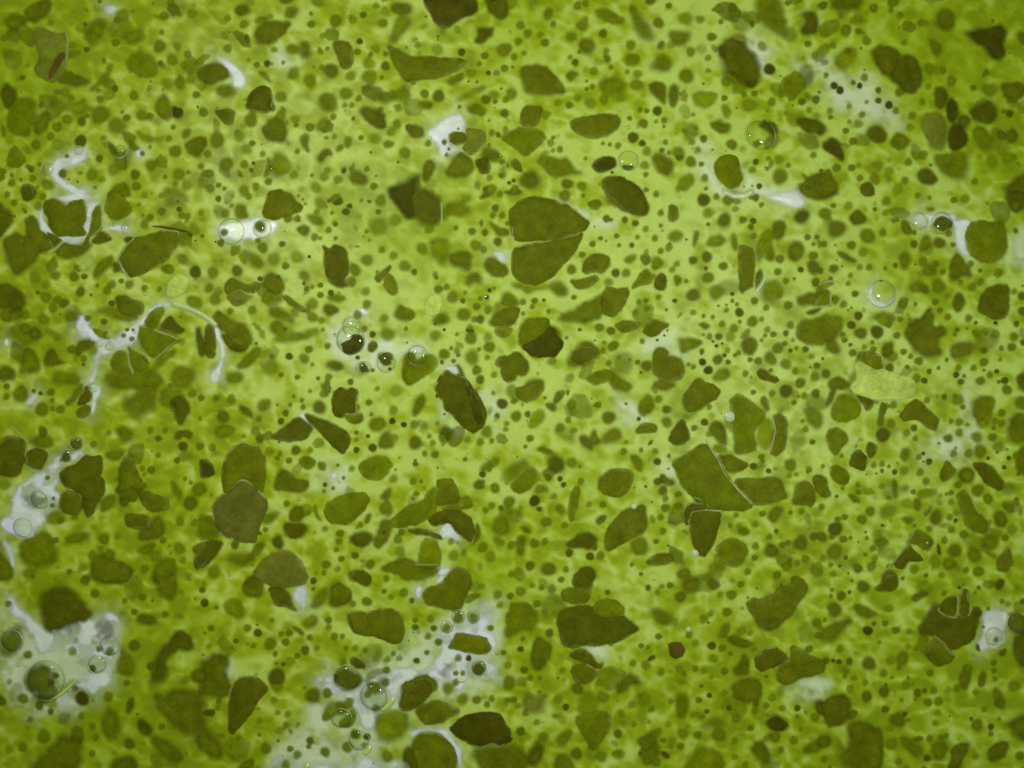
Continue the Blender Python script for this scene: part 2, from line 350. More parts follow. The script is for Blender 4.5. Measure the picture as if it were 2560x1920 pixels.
D 12,9,3,5 37,4,3,5 33,12,4,4 6,2,3,5 20,15,1.5,5 154,8,1.5,7 155,15,2.5,8 140,17,3.5,6 130,22,3.5,6 162,21,3,5 157,20,3,5 174,18,2.5,4 125,3,3,4 140,3,3,4 125,28,4,5 158,58,5,5 169,69,5.5,8 168,33,5,4 165,37,2,9 175,38,2,6 169,42,1,8 147,67,4,5 73,73,3,7 64,73,4.5,6 66,65,2.5,5 48,72,4.5,5 30,74,5,4 40,80,4,4 70,86,4.5,7 79,89,1.5,7 105,77,2.5,6 97,80,4,5 112,80,4,5 125,83,3,5 138,84,2.5,5 93,85,4,5 33,87,2,7 40,91,5,5 50,93,4,6 56,96,4.5,7 46,100,4,5 97,96,3,8 5,107,5,6 38,110,5,5 22,106,4,5 62,108,4.5,6 76,109,3,6 90,112,3,7 30,122,5,7 22,118,5,6 62,136,4,6 80,137,4,4 91,122,2,6 72,144,3,5 110,119,2,6 107,124,2,6 115,119,1.5,6 114,127,2.5,6 68,68,1,7 72,149,1.5,8
B 98,28,2 108,31,4 86,131,3 117,133,3 107,124,2.5 76,23.5,2 95,133,4
W 1 32,20 38,14 36,24 44,32 44,37 50,39 58,37 66,37 72,34 73,26 70,22 74,16 76,8 84,8 87,11 82,13 79,20 78,30 75,37 70,43 64,46 57,44 48,40 40,36 34,33
W 1 48,4 58,3 66,0 62,-4 70,0 77,2 78,7 70,7 60,9 52,7
W 1 89,32 95,29 104,28 112,30 113,34 106,35 98,33
W 1 66,112 70,107 74,109 78,116 82,123 88,127 96,128 104,124 112,116 122,110 126,106 132,99 140,96 150,97 140,99 134,101 130,106 126,112 121,117 120,125 115,132 104,134 96,138 88,141 83,148 84,155 82,162 79,166 76,166 79,158 82,150 82,141 85,133 79,126 68,126 67,118
W 2 3,129 6,126 8,129 7,133 4,133
S 3 150,97 160,100 170,104 177,108 186,115
S 1.5 102,57 108,48 115,41
S 1.5 102,57 106,66 111,74
S 1.5 121,116 140,122 153,127 140,139 130,147
S 1.2 88,12 88,30 80,38
S 2 42,52 48,49 54,43
S 1.5 110,137 112,150 115,157
T 512 480
7 1 53,10 56,0 66,-2 76,2 78,8 84,12 84,16 72,20 60,24 52,22 50,18 #bigchip
6 3 27,12 35,12 35,17 38,20 36,23 26,23
7 3 79,32 86,29 91,32 88,38 85,37
6 4 87,20 95,20 103,25 100,29 92,27
8 2 102,46 108,50 113,46 120,48 123,56 125,68 120,76 124,81 117,83 108,78 104,65 104,53 #brownslab
7 2 146,73 155,67 161,63 160,68 154,74 150,79
6 2 154,78 159,70 164,75 167,86 163,90 157,85
6 2 G 122,76 126,73 131,77 129,82 123,81
6 3 125,60 131,64 132,72 127,72
7 2 18,79 23,74 30,78 38,81 46,78 48,83 40,88 30,83 25,86 18,88
6 1 G 19,90 25,86 31,84 36,89 42,90 36,96 28,99 23,96 #grayscrap
7 3 50,74 57,70 64,72 68,79 69,85 62,88 55,85 51,80
6 5 32,50 42,53 48,58 50,64 44,65 36,58
7 2 67,90 71,89 80,97 88,102 85,104 76,99 69,93
6 4 82,70 87,67 92,73 88,77 83,75
5 4 88,96 92,92 97,94 97,99 92,102 88,99
7 3 103,99 107,97 115,101 115,103 108,107 103,104
6 4 55,100 62,98 68,103 74,106 77,112 70,112 62,108 57,107
6 3 56,121 58,113 65,112 68,116 70,121 64,124
5 4 70,121 85,122 97,118 98,121 86,127 70,130 58,128
7 3 8,109 11,103 17,107 25,113 34,112 38,120 42,130 35,134 32,138 25,138 18,127 21,122 14,118
8 2 14,123 19,124 25,130 28,133 38,132 36,136 28,138 20,133
8 2 1,116 5,114 9,121 9,130 8,143 2,142 0,130
6 3 27,150 36,142 45,134 48,136 46,143 38,150 30,153
5 4 20,158 28,155 34,158 30,164 20,164
7 4 104,148 112,146 120,150 115,155 106,152
9 1 118,131 126,128 128,124 135,124 138,130 134,138 126,141 120,139
8 2 142,131 146,129 150,133 145,139 141,137
8 2 149,141 155,138 161,140 163,146 158,150 154,149
8 2 133,150 137,147 140,151 142,155 135,156
9 4 158,-2 170,-8 190,-20 180,10 182,20 176,24 170,16 166,9 160,3
6 3 163,106 168,97 175,101 182,105 176,111 168,111
8 2 29,38 32,36 34,38 31,40
6 3 106,91 112,89 122,91 117,95 108,93
7 3 172,140 178,138 186,148 184,160 176,168 172,160
D 12,6,3,7 38,4,3,5 18,19,4,5 23,12,2,4 48,30,5,7 17,35,3.5,6 14,44,3.5,7 9.5,43,1,9 50,48,5,6 46,42,2.5,6 67,45,3,7 60,58,6,4 70,64,3.5,6 90.5,56,1.5,9 113,6,5,6 115,8,4.5,8 125,12,2.5,8 122,17,3.5,8 113,28,2.2,7 107,33,3,5 95,39,3.5,5 113,40,2,5 150,17,2.5,6 152,7,5,5 100,10,5,4 97,17,3,4 110,18,2,5 80,23,3,5 72,23,4,6 140,34,2,5 100,40,2,4 153,50,3,5 163,55,4,4 173,64,5,5 7,70,5,5 28,68,5,7 48,75,2.5,8 64,73,1.5,8 86,79,2,7 88,84,2,6 93,82,2,5 100,89,3,6 109,87,2.8,8 4,83,4,5 9,93,5,5 53,92,3,4 93,108,5,5 140,97,4,5 155,109,4,4 138,118,3,5 132,106,4,5 90,136,3.5,6 86,144,4.5,5 73,142,3.5,8 106,133,3,5 145,123,3,8 58,142,2.5,6 66,158,2.5,6 80,160,2.5,6 107,160,3.5,5 98,161,2,6 57,152,7,4 126,164,3,7 132,143,2.2,8 145,154,2,6 158,123,6,5 41,102,4,5 22,103,3,5 174,118,2,5 140,59,5,5 80,56,6,3 150,30,8,4 165,24,6,4 139,86,4,4 93,149,2,4 160,153,1.8,8 12,86,4,4 101,111,3,4 102,119,2,4
B 50,32,8 126,128,12.5 137,152,6.5 157,147,9 23,34,12 127,116,9
W 1 10,30 16,27 28,27 40,24 46,22 54,26 60,26 63,29 60,35 56,37 50,40 42,41 34,41 24,42 14,40
W 3 112,106 120,105 128,107 132,114 138,122 145,128 155,125 165,130 170,136 168,144 166,152 158,157 148,153 143,154 137,159 130,154 126,148 118,144 112,140 108,130 110,118
W 1 130,103 136,100 142,104 139,107 132,105
W 1 7,116 12,118 14,126 17,134 17,142 14,155 12,164 6,166 4,162 6,156 12,150 15,140 12,130 9,126
W 4 168,138 175,130 185,128 185,140 178,142
S 1 138,113 128,111 118,117 113,125
T 1024 480
7 3 60,5 66,0 71,-1 68,4 63,6
8 5 -6,0 4,-4 22,2 26,10 27,20 22,28 12,28 4,22 0,12
6 4 30,12 38,9 48,10 54,14 52,20 42,20 34,18 29,26
7 1 86,17 92,11 100,6 110,4 120,6 132,10 140,14 148,20 155,26 152,32 146,35 135,38 120,41 105,42 92,42 89,36 87,27 #bigsplit
7 1 90,50 100,46 118,43 138,39 150,35 147,42 143,50 138,57 130,65 122,74 110,80 98,78 90,72 88,62 #bigsplitlow
5 4 87,80 95,78 105,82 118,82 125,77 120,84 100,85
7 3 69,26 74,28 79,32 86,33 85,37 77,37 73,33
7 4 35,54 43,52 53,53 53,66 50,69 44,65 36,64
6 4 48,76 55,69 60,70 63,76 60,79 55,77 51,81
5 5 18,42 28,40 34,44 36,50 32,60 26,62 20,52
7 3 65,60 70,55 78,62 84,64 85,70 78,73 70,71 65,66
7 2 154,10 158,7 164,7 166,11 162,15 157,14
7 2 149,68 152,60 158,54 166,53 173,57 172,64 167,70 160,68 153,70
7 2 139,76 146,77 155,74 161,72 164,76 157,81 148,84 143,82
6 4 123,80 130,76 137,84 134,90 127,88 122,84
7 1 68,112 74,106 82,102 90,100 95,101 92,110 88,115 78,117 70,115
6 3 80,90 84,86 89,88 93,94 94,98 84,98 80,95
6 1 94,132 96,116 100,110 110,109 120,110 120,115 116,122 108,127 100,131 #paleflap
9 1 96,133 106,128 114,124 120,117 125,119 127,125 132,129 132,134 126,142 118,142 108,143 102,138 #blackbowl
6 3 120,115 126,117 131,122 131,128 125,124
6 3 127,109 138,103 150,97 162,92 168,87 171,88 168,96 166,106 160,110 150,113 138,112 130,112
7 2 168,105 169,96 174,90 181,85 190,82 184,100 176,108 172,106
5 2 74,118 82,117 90,118 86,124 80,126 75,123
7 2 76,145 80,142 86,143 92,138 98,142 102,148 103,154 98,159 93,157 90,163 84,164 80,158 80,151 75,149
6 3 135,150 138,140 146,132 155,130 162,135 163,142 155,147 150,150 145,152
8 2 140,145 143,139 150,134 158,134 161,139 155,145 147,149
6 2 153,162 158,158 166,154 174,155 177,160 170,164 160,167
9 1 24,170 25,163 31,157 38,158 46,160 48,166 48,172
6 2 8,145 14,140 22,141 24,148 20,155 10,160 0,166 -6,160 0,150
6 1 R 48,119 53,117 56,120 53,123
7 3 40,150 43,150 48,160 50,166 46,164
8 4 170,0 178,-4 178,8 174,5
1 1 Y 13,99 16,93 22,88 27,90 28,97 25,105 20,107 15,105
6 5 20,110 28,104 34,107 34,112 26,115 22,114
7 3 80,0 95,-2 97,1 88,2
6 4 102,163 110,161 117,164 110,168 100,168
D 78,2,3,5 134,3,5,6 150,3,2,5 170,23,3.5,7 174,24,2,6 74,14,3.5,7 80,20,3,5 72,20,3,5 85,27,2.5,6 40,31,2.5,5 54,34,3.5,6 65,35,3,7 76,43,4,7 57,46,5,5 64,50,3,5 165,40,2.2,6 158,45,3,6 149,54,3,6 140,67,4.5,6 4,69,3,7 22,71,2.5,4 23,74,2,6 25,84,4,6 32,82,3,5 69,85,2,9 73,83,1.5,6 67,91,2,7 61,92,2.2,5 37,91,5,5 46,94,2.5,7 48,87,2,4 58,99,3.5,6 68,102,4,5 47,106,6,6 61,110,4,7 56,110,3,5 30,119,1.5,9 22,114,1.5,7 53,126,6,6 69,134,5,6 98,95,3,5 108,94,3,6 116,93.5,1.8,7 142,91,2.5,6 106,99,2.5,5 102,85,3,4 120,103,2,5 98,105,2,5 147,119,1.8,7 164,117,4,6 174,120,4,7 174,119,1.2,9 175,134,4,6 168,130,2,4 30,140,5,6 54,143,6.5,5 42,141,2,6 38,146,2.2,6 28,147,2,7 41,137,3,4 58,154,4.5,6 61,162,4,7 60,136,2,5 36,135,2,5 67,143,2.5,4 172,148,3,5 123,146,4,4 1,108,3,6 17,32,4,5 41,123,2,4 22,124,5,4 11,49,5,5 171,63,3,4 178,70,3,7 73,158,3,4 167,137,2.5,5 52,117,3,4 172,78,4,4 1,142,4,6 1,148,1.5,3
B 7,141,9 67,91,2.5
W 2 72,52 78,51 83,54 84,60 80,61 76,57
W 1 0,134 6,133 12,135 10,140 4,138 0,140
W 1 28,155 33,150 40,150 43,156 40,160 34,157
W 3 127,7 140,11 150,17 160,22 170,26 178,28 170,29 158,26 150,22 140,16
S 1 28,10 28,28
S 1.2 90,42 89,30
T 1536 480
7 3 -8,8 0,-4 12,-8 22,-2 26,8 30,16 22,20 14,17 6,15
7 2 47,13 50,11 55,14 55,22 51,26 47,24
6 5 47,37 53,33 59,36 58,41 52,43 47,41
8 4 155,22 160,16 168,17 168,23 163,28 158,26
7 3 137,27 142,24 148,28 146,36 142,42 138,40
7 2 108,47 113,47 120,50 120,66 120,80 115,84 109,88 108,70 #strip
7 2 122,72 127,66 128,74 127,80 122,84
5 3 122,50 128,36 136,32 137,42 130,55 124,62
6 3 130,56 136,44 138,55 136,60
7 3 152,46 157,42 164,47 162,54 157,60 151,57
5 3 79,46 84,39 92,36 96,42 90,47
5 3 68,48 69,35 73,34 72,42
5 4 100,36 106,36 106,47 104,52
5 3 8,59 13,55 19,54 18,59 12,62
6 2 22,58 24,54 30,55 31,60 27,64
5 3 32,58 38,56 42,60 40,65 33,67
6 2 20,75 24,68 29,66 31,72 36,72 30,80 22,80 14,84
8 2 35,76 38,71 42,70 45,74 44,84 38,85 34,82
6 3 52,73 55,72 58,77 55,81 52,81
7 2 -8,82 0,83 8,86 13,86 8,95 2,102 -6,108 -12,100
5 5 128,80 138,76 146,84 140,94 132,96 126,90
7 3 157,92 166,88 176,87 186,84 184,94 170,97 160,99
8 3 166,104 172,102 180,99 176,104 168,106
6 3 158,125 160,112 168,111 178,110 188,114 186,128 178,133 165,130
7 2 0,115 8,111 20,113 21,116 15,119 8,121 2,118
7 1 24,121 29,115 36,110 42,112 47,115 42,119 36,124 30,125
6 3 55,127 62,126 70,127 77,130 70,134 60,138 56,134
7 2 34,140 37,135 44,136 47,139 44,143 50,142 58,145 61,153 58,160 50,163 40,162 34,155 #roundleaf
6 3 72,114 78,113 83,116 78,119
7 3 109,132 112,127 118,125 123,130 122,136 118,141 112,139
6 3 129,144 132,138 136,138 140,147 134,149
8 1 123,157 126,153 132,155 142,162 138,165 126,161
6 3 3,160 -4,150 -4,170 10,172 16,168
5 3 88,156 92,153 98,154 99,160 90,164 84,162
D 77,7,6,8 88,4,3,5 98,7,5,6 106,8,3.5,4 122,5,3.5,7 81,18,5,4 95,24,6.2,7 111,24,3.5,6 120,25,3,8 118,30,2.8,7 81,28,2,6 127,11,2.5,5 36,2,3,5 40,18,3,5 9,24,3,7 18,27,3.2,7 40,29,2,5 27,32,3,4 2,38,2.5,6 35,40,3,5 15,46,2.5,7 4,46,2,5 47,48,3.5,5 40,51,3,5 20,39,2.5,4 68,59,4,7 80,56,5,7 79,66,2.2,7 94,64,4,6 81,74,5,6 88,87,6.5,5 68,89,6,7 52,94,2.2,8 27,94,2.5,6 21,95,2.5,5 28,101,2.5,6 18,104,2.5,5 38,91,2.5,5 62,77,2,5 54,62,3,4 50,67,3,4 102,88,2,8 102,94,2,5 106,97,2,5 121,94,3.5,6 131,100,3,5 108,104,4.2,8 97,102,2.2,5 85,108,2,5 77,107,2,5 68,104,3,4 93,114,3,5 119,112,5,6 103,118,4,5 127,110,2.5,4 132,119,3,4 152,115,3.5,5 148,122,2.8,7 137,123,2.8,6 130,124,2,5 100,125,5,3 82,125,3,5 90,125,3.5,7 88,133,1.8,8 93,131,1.2,8 85,129,1.5,7 141,135,5,6 152,137,2,8 147,131,2.5,6 165,136,3,7 95,141,2,8 89,145,4.5,7 76,147,3.5,9 81,154,4.3,9 98,147,2.5,7 104,141,2,6 107,139,2.5,5 117,145,2.5,6 124,146,3.5,6 148,149,5,5 113,157,3,5 135,154,2,6 156,155,3,5 161,164,4,6 173,160,4,5 175,150,3,7 43,124,1.2,8 37,128,1.5,7 24,129,2.5,5 28,150,5,7 20,147,2.5,6 23,156,1.5,7 13,145,1.5,5 4,143,2,4 68,151,2.5,5 73,164,4,6 118,160,1.5,3 64,149,2,5 161,67,2.8,8 172,65,6,7 141,69,3.5,6 143,58,4,6 174,78,4,7 167,39,3,6 175,39,2.5,6 172,45,2,5 172,55,4,6 148,77,3,5 150,98,4,6 143,89,2.5,5 120,38,3,4 1,70,4,7 10,70,4,5 127,128,2,4 154,128,2,4 157,135,2,5 170,142,3,4 0,132,4,6
W 2 150,0 158,-2 161,3 165,10 160,13 154,12 148,10 140,8 130,4 140,2
W 4 25,130 34,127 45,121 52,120 54,128 58,137 58,141 50,143 46,140 38,134 30,138 24,140
S 4 95,-1 103,3 112,3 118,0
S 2.5 130,74 127,80 123,85
T 2048 480
9 4 -10,-4 0,-8 14,-4 16,1 8,5 -6,6
8 3 36,-4 46,-4 47,0 42,3 38,1
7 3 26,22 33,16 37,20 42,23 37,28 30,29
5 3 92,14 97,13 100,15 96,17
7 3 71,25 75,24 78,30 80,35 76,37 72,33
8 2 101,24 106,21 112,23 116,27 110,32 105,33 100,29
6 3 88,42 93,37 97,42 92,52 87,51
6 2 128,32 132,27 140,25 148,27 159,26 161,35 162,50 156,59 147,62 138,60 130,52 127,42 #ovalleaf
8 3 150,36 148,44 147,52 145,44 147,38
7 3 115,62 116,57 120,53 125,60 130,67 132,74 124,72 120,77 114,76 113,70
6 3 89,70 91,64 96,62 101,66 100,71 94,72
7 3 116,96 119,87 123,88 126,94 123,102 118,103
8 2 138,97 140,90 146,83 154,80 164,81 163,95 162,108 152,110 144,106 138,103
7 3 75,124 76,117 84,111 90,108 94,101 98,106 97,113 100,118 108,116 110,121 105,126 103,134 107,139 95,144 86,140 79,132
7 4 115,132 124,131 134,130 134,139 126,142 118,144 114,140
7 3 54,136 57,131 64,130 64,138 60,144 55,142
5 3 62,139 68,140 66,146 60,146
7 1 38,148 40,139 48,140 53,142 55,152 50,156 44,153
7 4 7,134 10,124 14,128 19,136 16,140 9,137
6 3 -2,112 4,106 12,107 20,108 19,118 12,126 2,130 -8,126
6 4 70,55 74,51 80,54 78,62 74,68 70,63
7 3 15,52 22,53 30,58 32,60 24,60
6 4 8,66 14,62 18,66 12,71
5 2 2,78 8,76 14,79 4,84 -4,86
6 1 -4,98 0,90 4,87 9,89 10,98 4,98
6 3 11,90 14,89 18,92 13,98
5 3 48,107 58,104 66,107 62,117 52,113
7 3 8,166 12,162 20,161 26,166 24,170 10,170
5 4 136,80 140,74 143,76 138,82
6 3 79,80 86,77 94,82 93,88 88,85 80,86
8 4 160,0 176,-6 182,10 170,18 163,12
8 3 170,160 178,156 182,166 172,166
D 12,12,2.5,6 25,12,4,4 5,19,5.5,6 15,32,8,7 42,38,6.5,6 58,8,4,5 48,15,2,7 55,35,3.5,5 28,46,4,6 38,52,4,4 4,45,3,6 116,7,3,6 126,6,4,4 95,5,2,5 85,3,2.5,5 57,18,3,4 82,45,3.5,7 104,44,5.5,7 82,35,2.5,6 101,62,3,6 90,60,4,5 107,69,2.5,6 103,81,6.5,6 100,95,3.2,6 72,97,4,6 31,88,3.2,7 21,97,3.5,5 28,100,1.2,6 25,102,1,6 34,107,4,8 28,115,4,8 36,122,5.5,7 50,121,6,8 67,124,3.2,6 70,110,2.5,6 60,115,2.5,6 20,123,2.5,6 22,128,2.8,6 27,132,2,7 29,139,3.5,6 47,136,3,6 46,130,2,5 39,134,2.5,4 73,138,3,6 86,146,4,6 79,142,2.5,5 61,152,4,7 95,155,2.5,7 76,151,2,6 6,157,4,7 3,144,1.5,7 91,163,3,8 84,161,4,5 118,158,3,8 122,164,3,7 125,159,1.8,5 153,155,2.2,8 142,154,1.5,6 160,163,3.5,8 142,147,4,6 142,137,2.8,7 166,134,4,6 157,135,2.5,5 135,122,3,5 119,119,2.2,7 152,113,2,8 170,114,3,7 111,108,3,5 129,109,3.5,5 135,113,2,6 104,102,2.5,6 155,70,4,5 139,68,2,6 132,82,4,5 131,62,3,5 168,86,3,4 122,78,2.5,5 175,90,4,7 175,103,4,7 83,97,2,5 110,145,2,5 117,123,2,5 152,123,4,4 120,152,3,5 133,152,3,5 103,152,2,5 112,36,3,5 147,158,3,5 139,163,4,6 155,164,2,6 169,12,5,7 43,65,3,5 35,65,3,4 57,66,2,5 27,72,2.5,4 25,79,2.5,4 1,68,3,7 168,125,4,5 176,130,3,7 156,145,2,4
B 54,88,12.5 86,25,8 106,27,10
W 1 41,88 43,82 47,79 46,87 50,93 57,97 63,93 66,88 65,95 58,100 51,100 44,96
W 1 80,22 85,18 92,19 100,20 103,18 112,19 118,21 117,25 125,23 133,26 128,31 126,40 128,50 131,56 124,54 119,48 118,38 116,27 108,22 100,24 97,29 90,31 82,29
W 4 165,42 177,38 182,60 170,62 163,56
S 1 0,80 8,77 16,78
S 1 10,88 10,98 2,99
O
T 0 960
8 1 75,1 78,4 80,10 77,15 72,17 67,18 70,10
6 3 56,16 62,10 68,2 72,0 70,8 64,15 58,19
7 2 66,24 72,18 78,19 77,25 72,29 67,28
6 3 12,6 18,2 24,5 24,12 20,16 13,14
8 3 147,17 150,12 156,10 161,16 164,22 160,29 156,36 152,28
5 4 140,6 148,4 156,7 160,11 150,12 146,22 139,18
7 3 150,46 154,41 162,40 166,43 164,47 158,44 154,49
8 2 -4,60 2,48 10,45 18,48 23,54 21,64 19,72 16,79 8,80 0,78 -6,74
8 2 21,66 25,58 30,56 36,57 41,61 39,68 34,74 26,71
6 4 24,48 34,44 44,47 46,53 36,55 27,53
8 1 52,77 58,72 66,70 74,62 80,64 87,62 88,72 86,80 89,82 90,92 86,102 80,112 76,115 72,110 71,98 66,94 56,88 52,82 #palmleaf
7 1 52,100 54,94 59,91 65,92 70,97 70,107 67,113 58,112 51,108 #palmlow
7 2 103,70 109,62 114,64 117,74 121,84 127,88 122,90 112,89 106,93 102,92 104,82
7 2 118,92 126,93 134,96 142,98 146,102 143,108 134,110 126,107 122,100
7 2 109,112 118,113 127,114 130,118 129,124 118,125 110,122 108,117
7 3 132,116 138,113 142,120 142,128 137,134 130,133 120,134 122,127 130,124
6 3 87,110 88,100 94,96 100,97 98,104 92,110
6 4 92,60 100,57 108,57 106,62 100,66 94,64
6 4 147,84 150,85 156,93 158,98 154,101 150,93
8 3 21,99 26,96 34,95 40,98 37,103 30,103 23,105
7 3 17,108 22,107 28,115 26,119 20,115
6 4 17,140 26,132 36,128 44,132 47,145 50,152 40,158 26,158 17,152
6 4 100,40 108,37 115,42 113,50 106,52
6 5 105,10 115,12 125,0 135,0 134,14 128,24 118,32 110,24
7 3 78,158 80,150 87,147 94,150 104,155 115,160 112,166 108,170 78,170
6 4 132,166 136,156 144,150 152,154 151,164 150,170 132,170
7 4 -6,150 0,146 6,150 10,160 8,170 -6,170
8 3 103,101 106,98 111,98 110,104 106,106
6 5 55,134 66,130 78,128 76,134 64,138
6 4 118,144 126,140 134,137 132,144 124,148
5 4 40,112 48,110 56,116 50,121 40,120
7 2 167,142 172,138 180,136 184,142 176,145 168,147
7 2 170,150 178,147 184,148 180,156 172,158
D 36,22,6,6 52,22,4,6 37,41,4.5,7 44,7,3.5,6 35,8,2,8 29,6,2,7 45,14,2.5,5 6,2,3,6 6,11,3,5 66,52,5.5,7 57,63,4.5,8 41,81,2.2,6 45,105,2.2,6 46,99,2,5 137,47,3,7 158,54,4.5,8 173,54,3.5,6 153,66,2.8,7 123,73,2.5,5 131,74,3.5,6 160,82,2,5 165,85,2,5 172,91,6,6 165,103,6.5,7 156,119,4,5 90,134,4.5,6 102,131,3,4 155,142,5,5 168,120,3,4 143,40,2.5,5 81,52,3,5 80,148,4,5 95,147,5,6 141,135,3,6 60,162,2.5,6 158,152,3,4 173,30,2,5 72,158,4,4 52,118,3,6 166,8,4,5 174,12,3,6 160,62,6,4 125,160,4,5 64,115,3,5 48,135,3,6 94,42,3,4 130,40,3,5
B 66,51,6 57,62,5.5 34,100,8 20,124,9 81,3,4
W 1 78,0 83,0 87,3 86,10 83,14 82,22 80,26 78,25 79,18 80,11 79,5
W 2 22,17 26,11 30,9 33,10 30,15 25,19
W 1 14,92 20,86 28,80 38,74 46,67 52,61 56,58 62,60 70,58 72,61 66,66 58,69 53,73 49,80 50,85 46,90 52,95 52,100 49,108 45,108 42,112 38,118 34,126 28,131 18,134 14,130 4,128 0,122 2,117 10,112 11,102
W 2 4,134 8,138 12,148 13,156 11,160 8,150 5,142 2,138
S 1 52,95 59,91 66,92 71,97
S 1.2 10,36 24,50 22,62
T 512 960
8 2 57,46 64,41 72,36 77,30 82,29 88,33 93,38 92,41 86,48 76,49 64,48
8 1 87,26 94,28 100,30 110,34 120,40 126,46 123,54 119,60 112,54 104,46 97,38 90,32
8 1 110,16 112,8 117,3 122,5 127,4 132,6 131,14 131,26 126,26 121,25 118,29 112,26 #squarechip
7 2 121,26 131,27 136,25 137,31 132,34 125,33
7 1 15,82 17,68 20,60 28,54 32,50 40,52 48,55 52,64 52,78 50,92 44,94 40,86 34,82 28,83 24,90 18,95 #slabup
8 1 G 7,104 12,98 20,94 26,86 32,83 40,86 46,94 53,100 54,106 50,116 46,124 44,136 36,137 26,134 14,130 8,118 #slablow
9 2 -4,66 2,66 7,70 8,78 4,80 -4,80
6 3 -4,114 4,114 10,120 14,132 6,135 -6,134
5 3 9,42 11,37 18,36 26,38 25,42 18,46 11,46
7 3 30,19 36,20 42,26 41,30 36,27 32,24
6 4 46,18 50,14 57,14 57,20 53,24 47,23
7 3 60,88 62,78 66,73 71,74 73,80 82,83 90,85 87,91 80,94 70,91 62,92
6 2 81,66 86,63 92,64 97,67 94,72 87,74
6 2 98,67 105,68 104,75 98,73
5 2 133,70 140,66 150,62 158,63 160,70 158,78 152,82 142,82 136,78
5 3 142,34 146,30 154,29 156,36 152,41 144,40
6 3 152,45 157,40 162,44 163,54 156,55 150,54
6 1 104,112 106,104 114,98 126,95 138,94 142,100 138,108 130,116 124,121 114,121 107,118 #softslab
6 3 151,98 158,91 161,90 160,98 156,101
6 3 151,106 158,100 162,108 160,114 153,112
7 3 74,118 74,110 79,105 84,107 86,114 82,118
8 3 68,121 76,120 84,120 88,124 85,130 76,134 70,130
6 3 96,104 97,112 101,118 97,116 94,108
6 4 48,118 54,112 66,110 60,117 54,121
8 3 125,132 132,128 140,128 146,132 140,140 132,140 127,137
7 3 145,138 150,128 152,118 158,116 162,124 157,134 150,142
6 3 138,120 140,113 144,112 142,120
6 2 160,118 168,112 177,106 190,100 200,100 196,110 186,120 176,122 164,124
8 2 0,138 8,135 16,136 13,144 6,150 0,156 -8,160 -8,148
8 3 58,134 64,130 68,138 66,143 60,141
7 3 40,148 44,140 50,136 52,140 47,147 42,149
7 3 152,159 160,155 170,150 180,152 188,160 178,164 160,163
6 3 124,163 132,161 140,164 138,170 126,170
6 5 18,150 32,146 44,150 36,156 22,156
D 16,28,5.5,7 99,20,6,7 103,8,4,5 23,13,4,5 48,47,4,7 66,32,3,8 70,25,3,7 84,14,2.2,5 74,18,2,5 85,20,2.5,5 47,30,2.5,5 7,55,3.5,5 34,45,2,4 79,57,4.5,7 65,60,2.2,5 91,57,3,4 73,66,3,6 104,87,2.2,8 127,73,3,4 145,55,4,8 131,57,3,8 141,45,2,8 162,32,3,9 172,35,2.8,9 142,16,3,6 132,20,2.5,5 144,26,2,5 163,23,4,4 149,4,2.5,4 115,70,1.5,6 120,81,1.8,5 111,90,2,5 130,148,3.5,7 118,151,3,6 143,156,4.5,6 105,156,4,6 103,163,2.5,5 115,160,3,4 117,129,3.5,6 116,136,3,5 114,143,2.5,5 71,103,3,5 170,128,3,6 167,134,4,5 26,139,4,7 5,132,3,5 0,92,2,6 56,58,4,4 131,42,2.2,6 131,48,2,4 91,6,2,4 102,2,2,5 163,82,4,4 104,125,3,4 155,128,2,8 90,111,2,5 160,70,3,4 10,12,3,6 8,162,6,5 165,6,5,3 169,145,5,4
W 2 81,28 84,24 88,28 93,37 89,34 84,30
W 1 109,78 112,76 115,79 113,82 110,82
W 4 96,76 110,70 122,72 128,80 120,92 108,94 98,84
S 1 131,6 130,26 122,26
S 1.5 24,90 32,83 40,85 52,98
S 1 20,138 24,133
T 1024 960
8 1 22,4 25,-4 32,-12 38,-8 46,-6 52,0 58,8 62,16 66,24 66,30 62,38 56,41 52,40 46,36 42,31 36,25 31,22 29,14 25,9 #darkplank
7 3 54,38 58,37 58,41 54,43
7 2 91,4 98,2 108,-2 115,-2 116,4 112,10 106,14 100,16 95,12
7 2 124,13 128,7 134,6 131,13 126,18
7 3 118,17 124,17 127,21 124,24 119,20
5 3 62,42 65,37 69,36 71,42 69,46 64,45
4 3 103,36 106,26 114,22 117,28 113,34 106,38
8 5 25,41 29,37 35,38 38,43 34,49 28,49
6 3 3,24 6,12 12,8 13,16 8,24 4,28
6 2 87,88 92,83 98,77 105,71 109,75 112,81 106,88 98,94 92,94 #capsule
5 5 80,78 88,70 98,66 103,70 92,80 84,86
8 5 120,64 126,60 132,66 134,74 126,77 120,71
7 4 146,46 152,44 157,51 158,57 153,56 148,52
6 4 165,48 170,42 178,38 184,44 178,50 168,52
7 4 160,38 162,46 166,50 158,53 156,47
5 3 62,71 70,65 77,64 76,69 68,74 62,75
7 1 24,98 24,84 30,82 37,83 41,90 42,98 40,103 30,106 24,104 #seedtop
5 2 12,104 15,95 22,88 23,100 23,112 16,118 11,112
5 3 28,108 36,104 46,96 46,108 36,112
7 2 42,106 46,99 50,97 54,103 54,106 48,108
8 1 17,117 22,112 32,110 44,110 52,116 55,122 56,130 54,138 52,137 46,132 40,126 36,120 32,119 28,121 20,122 #seedlow
7 3 56,130 58,120 61,126 60,132 55,140
8 2 -2,126 8,125 18,127 26,131 29,134 24,133 14,130 4,130
6 2 8,148 12,134 22,134 26,144 27,156 20,160 8,158
6 3 -8,154 0,154 10,158 26,158 26,166 0,170 -8,166
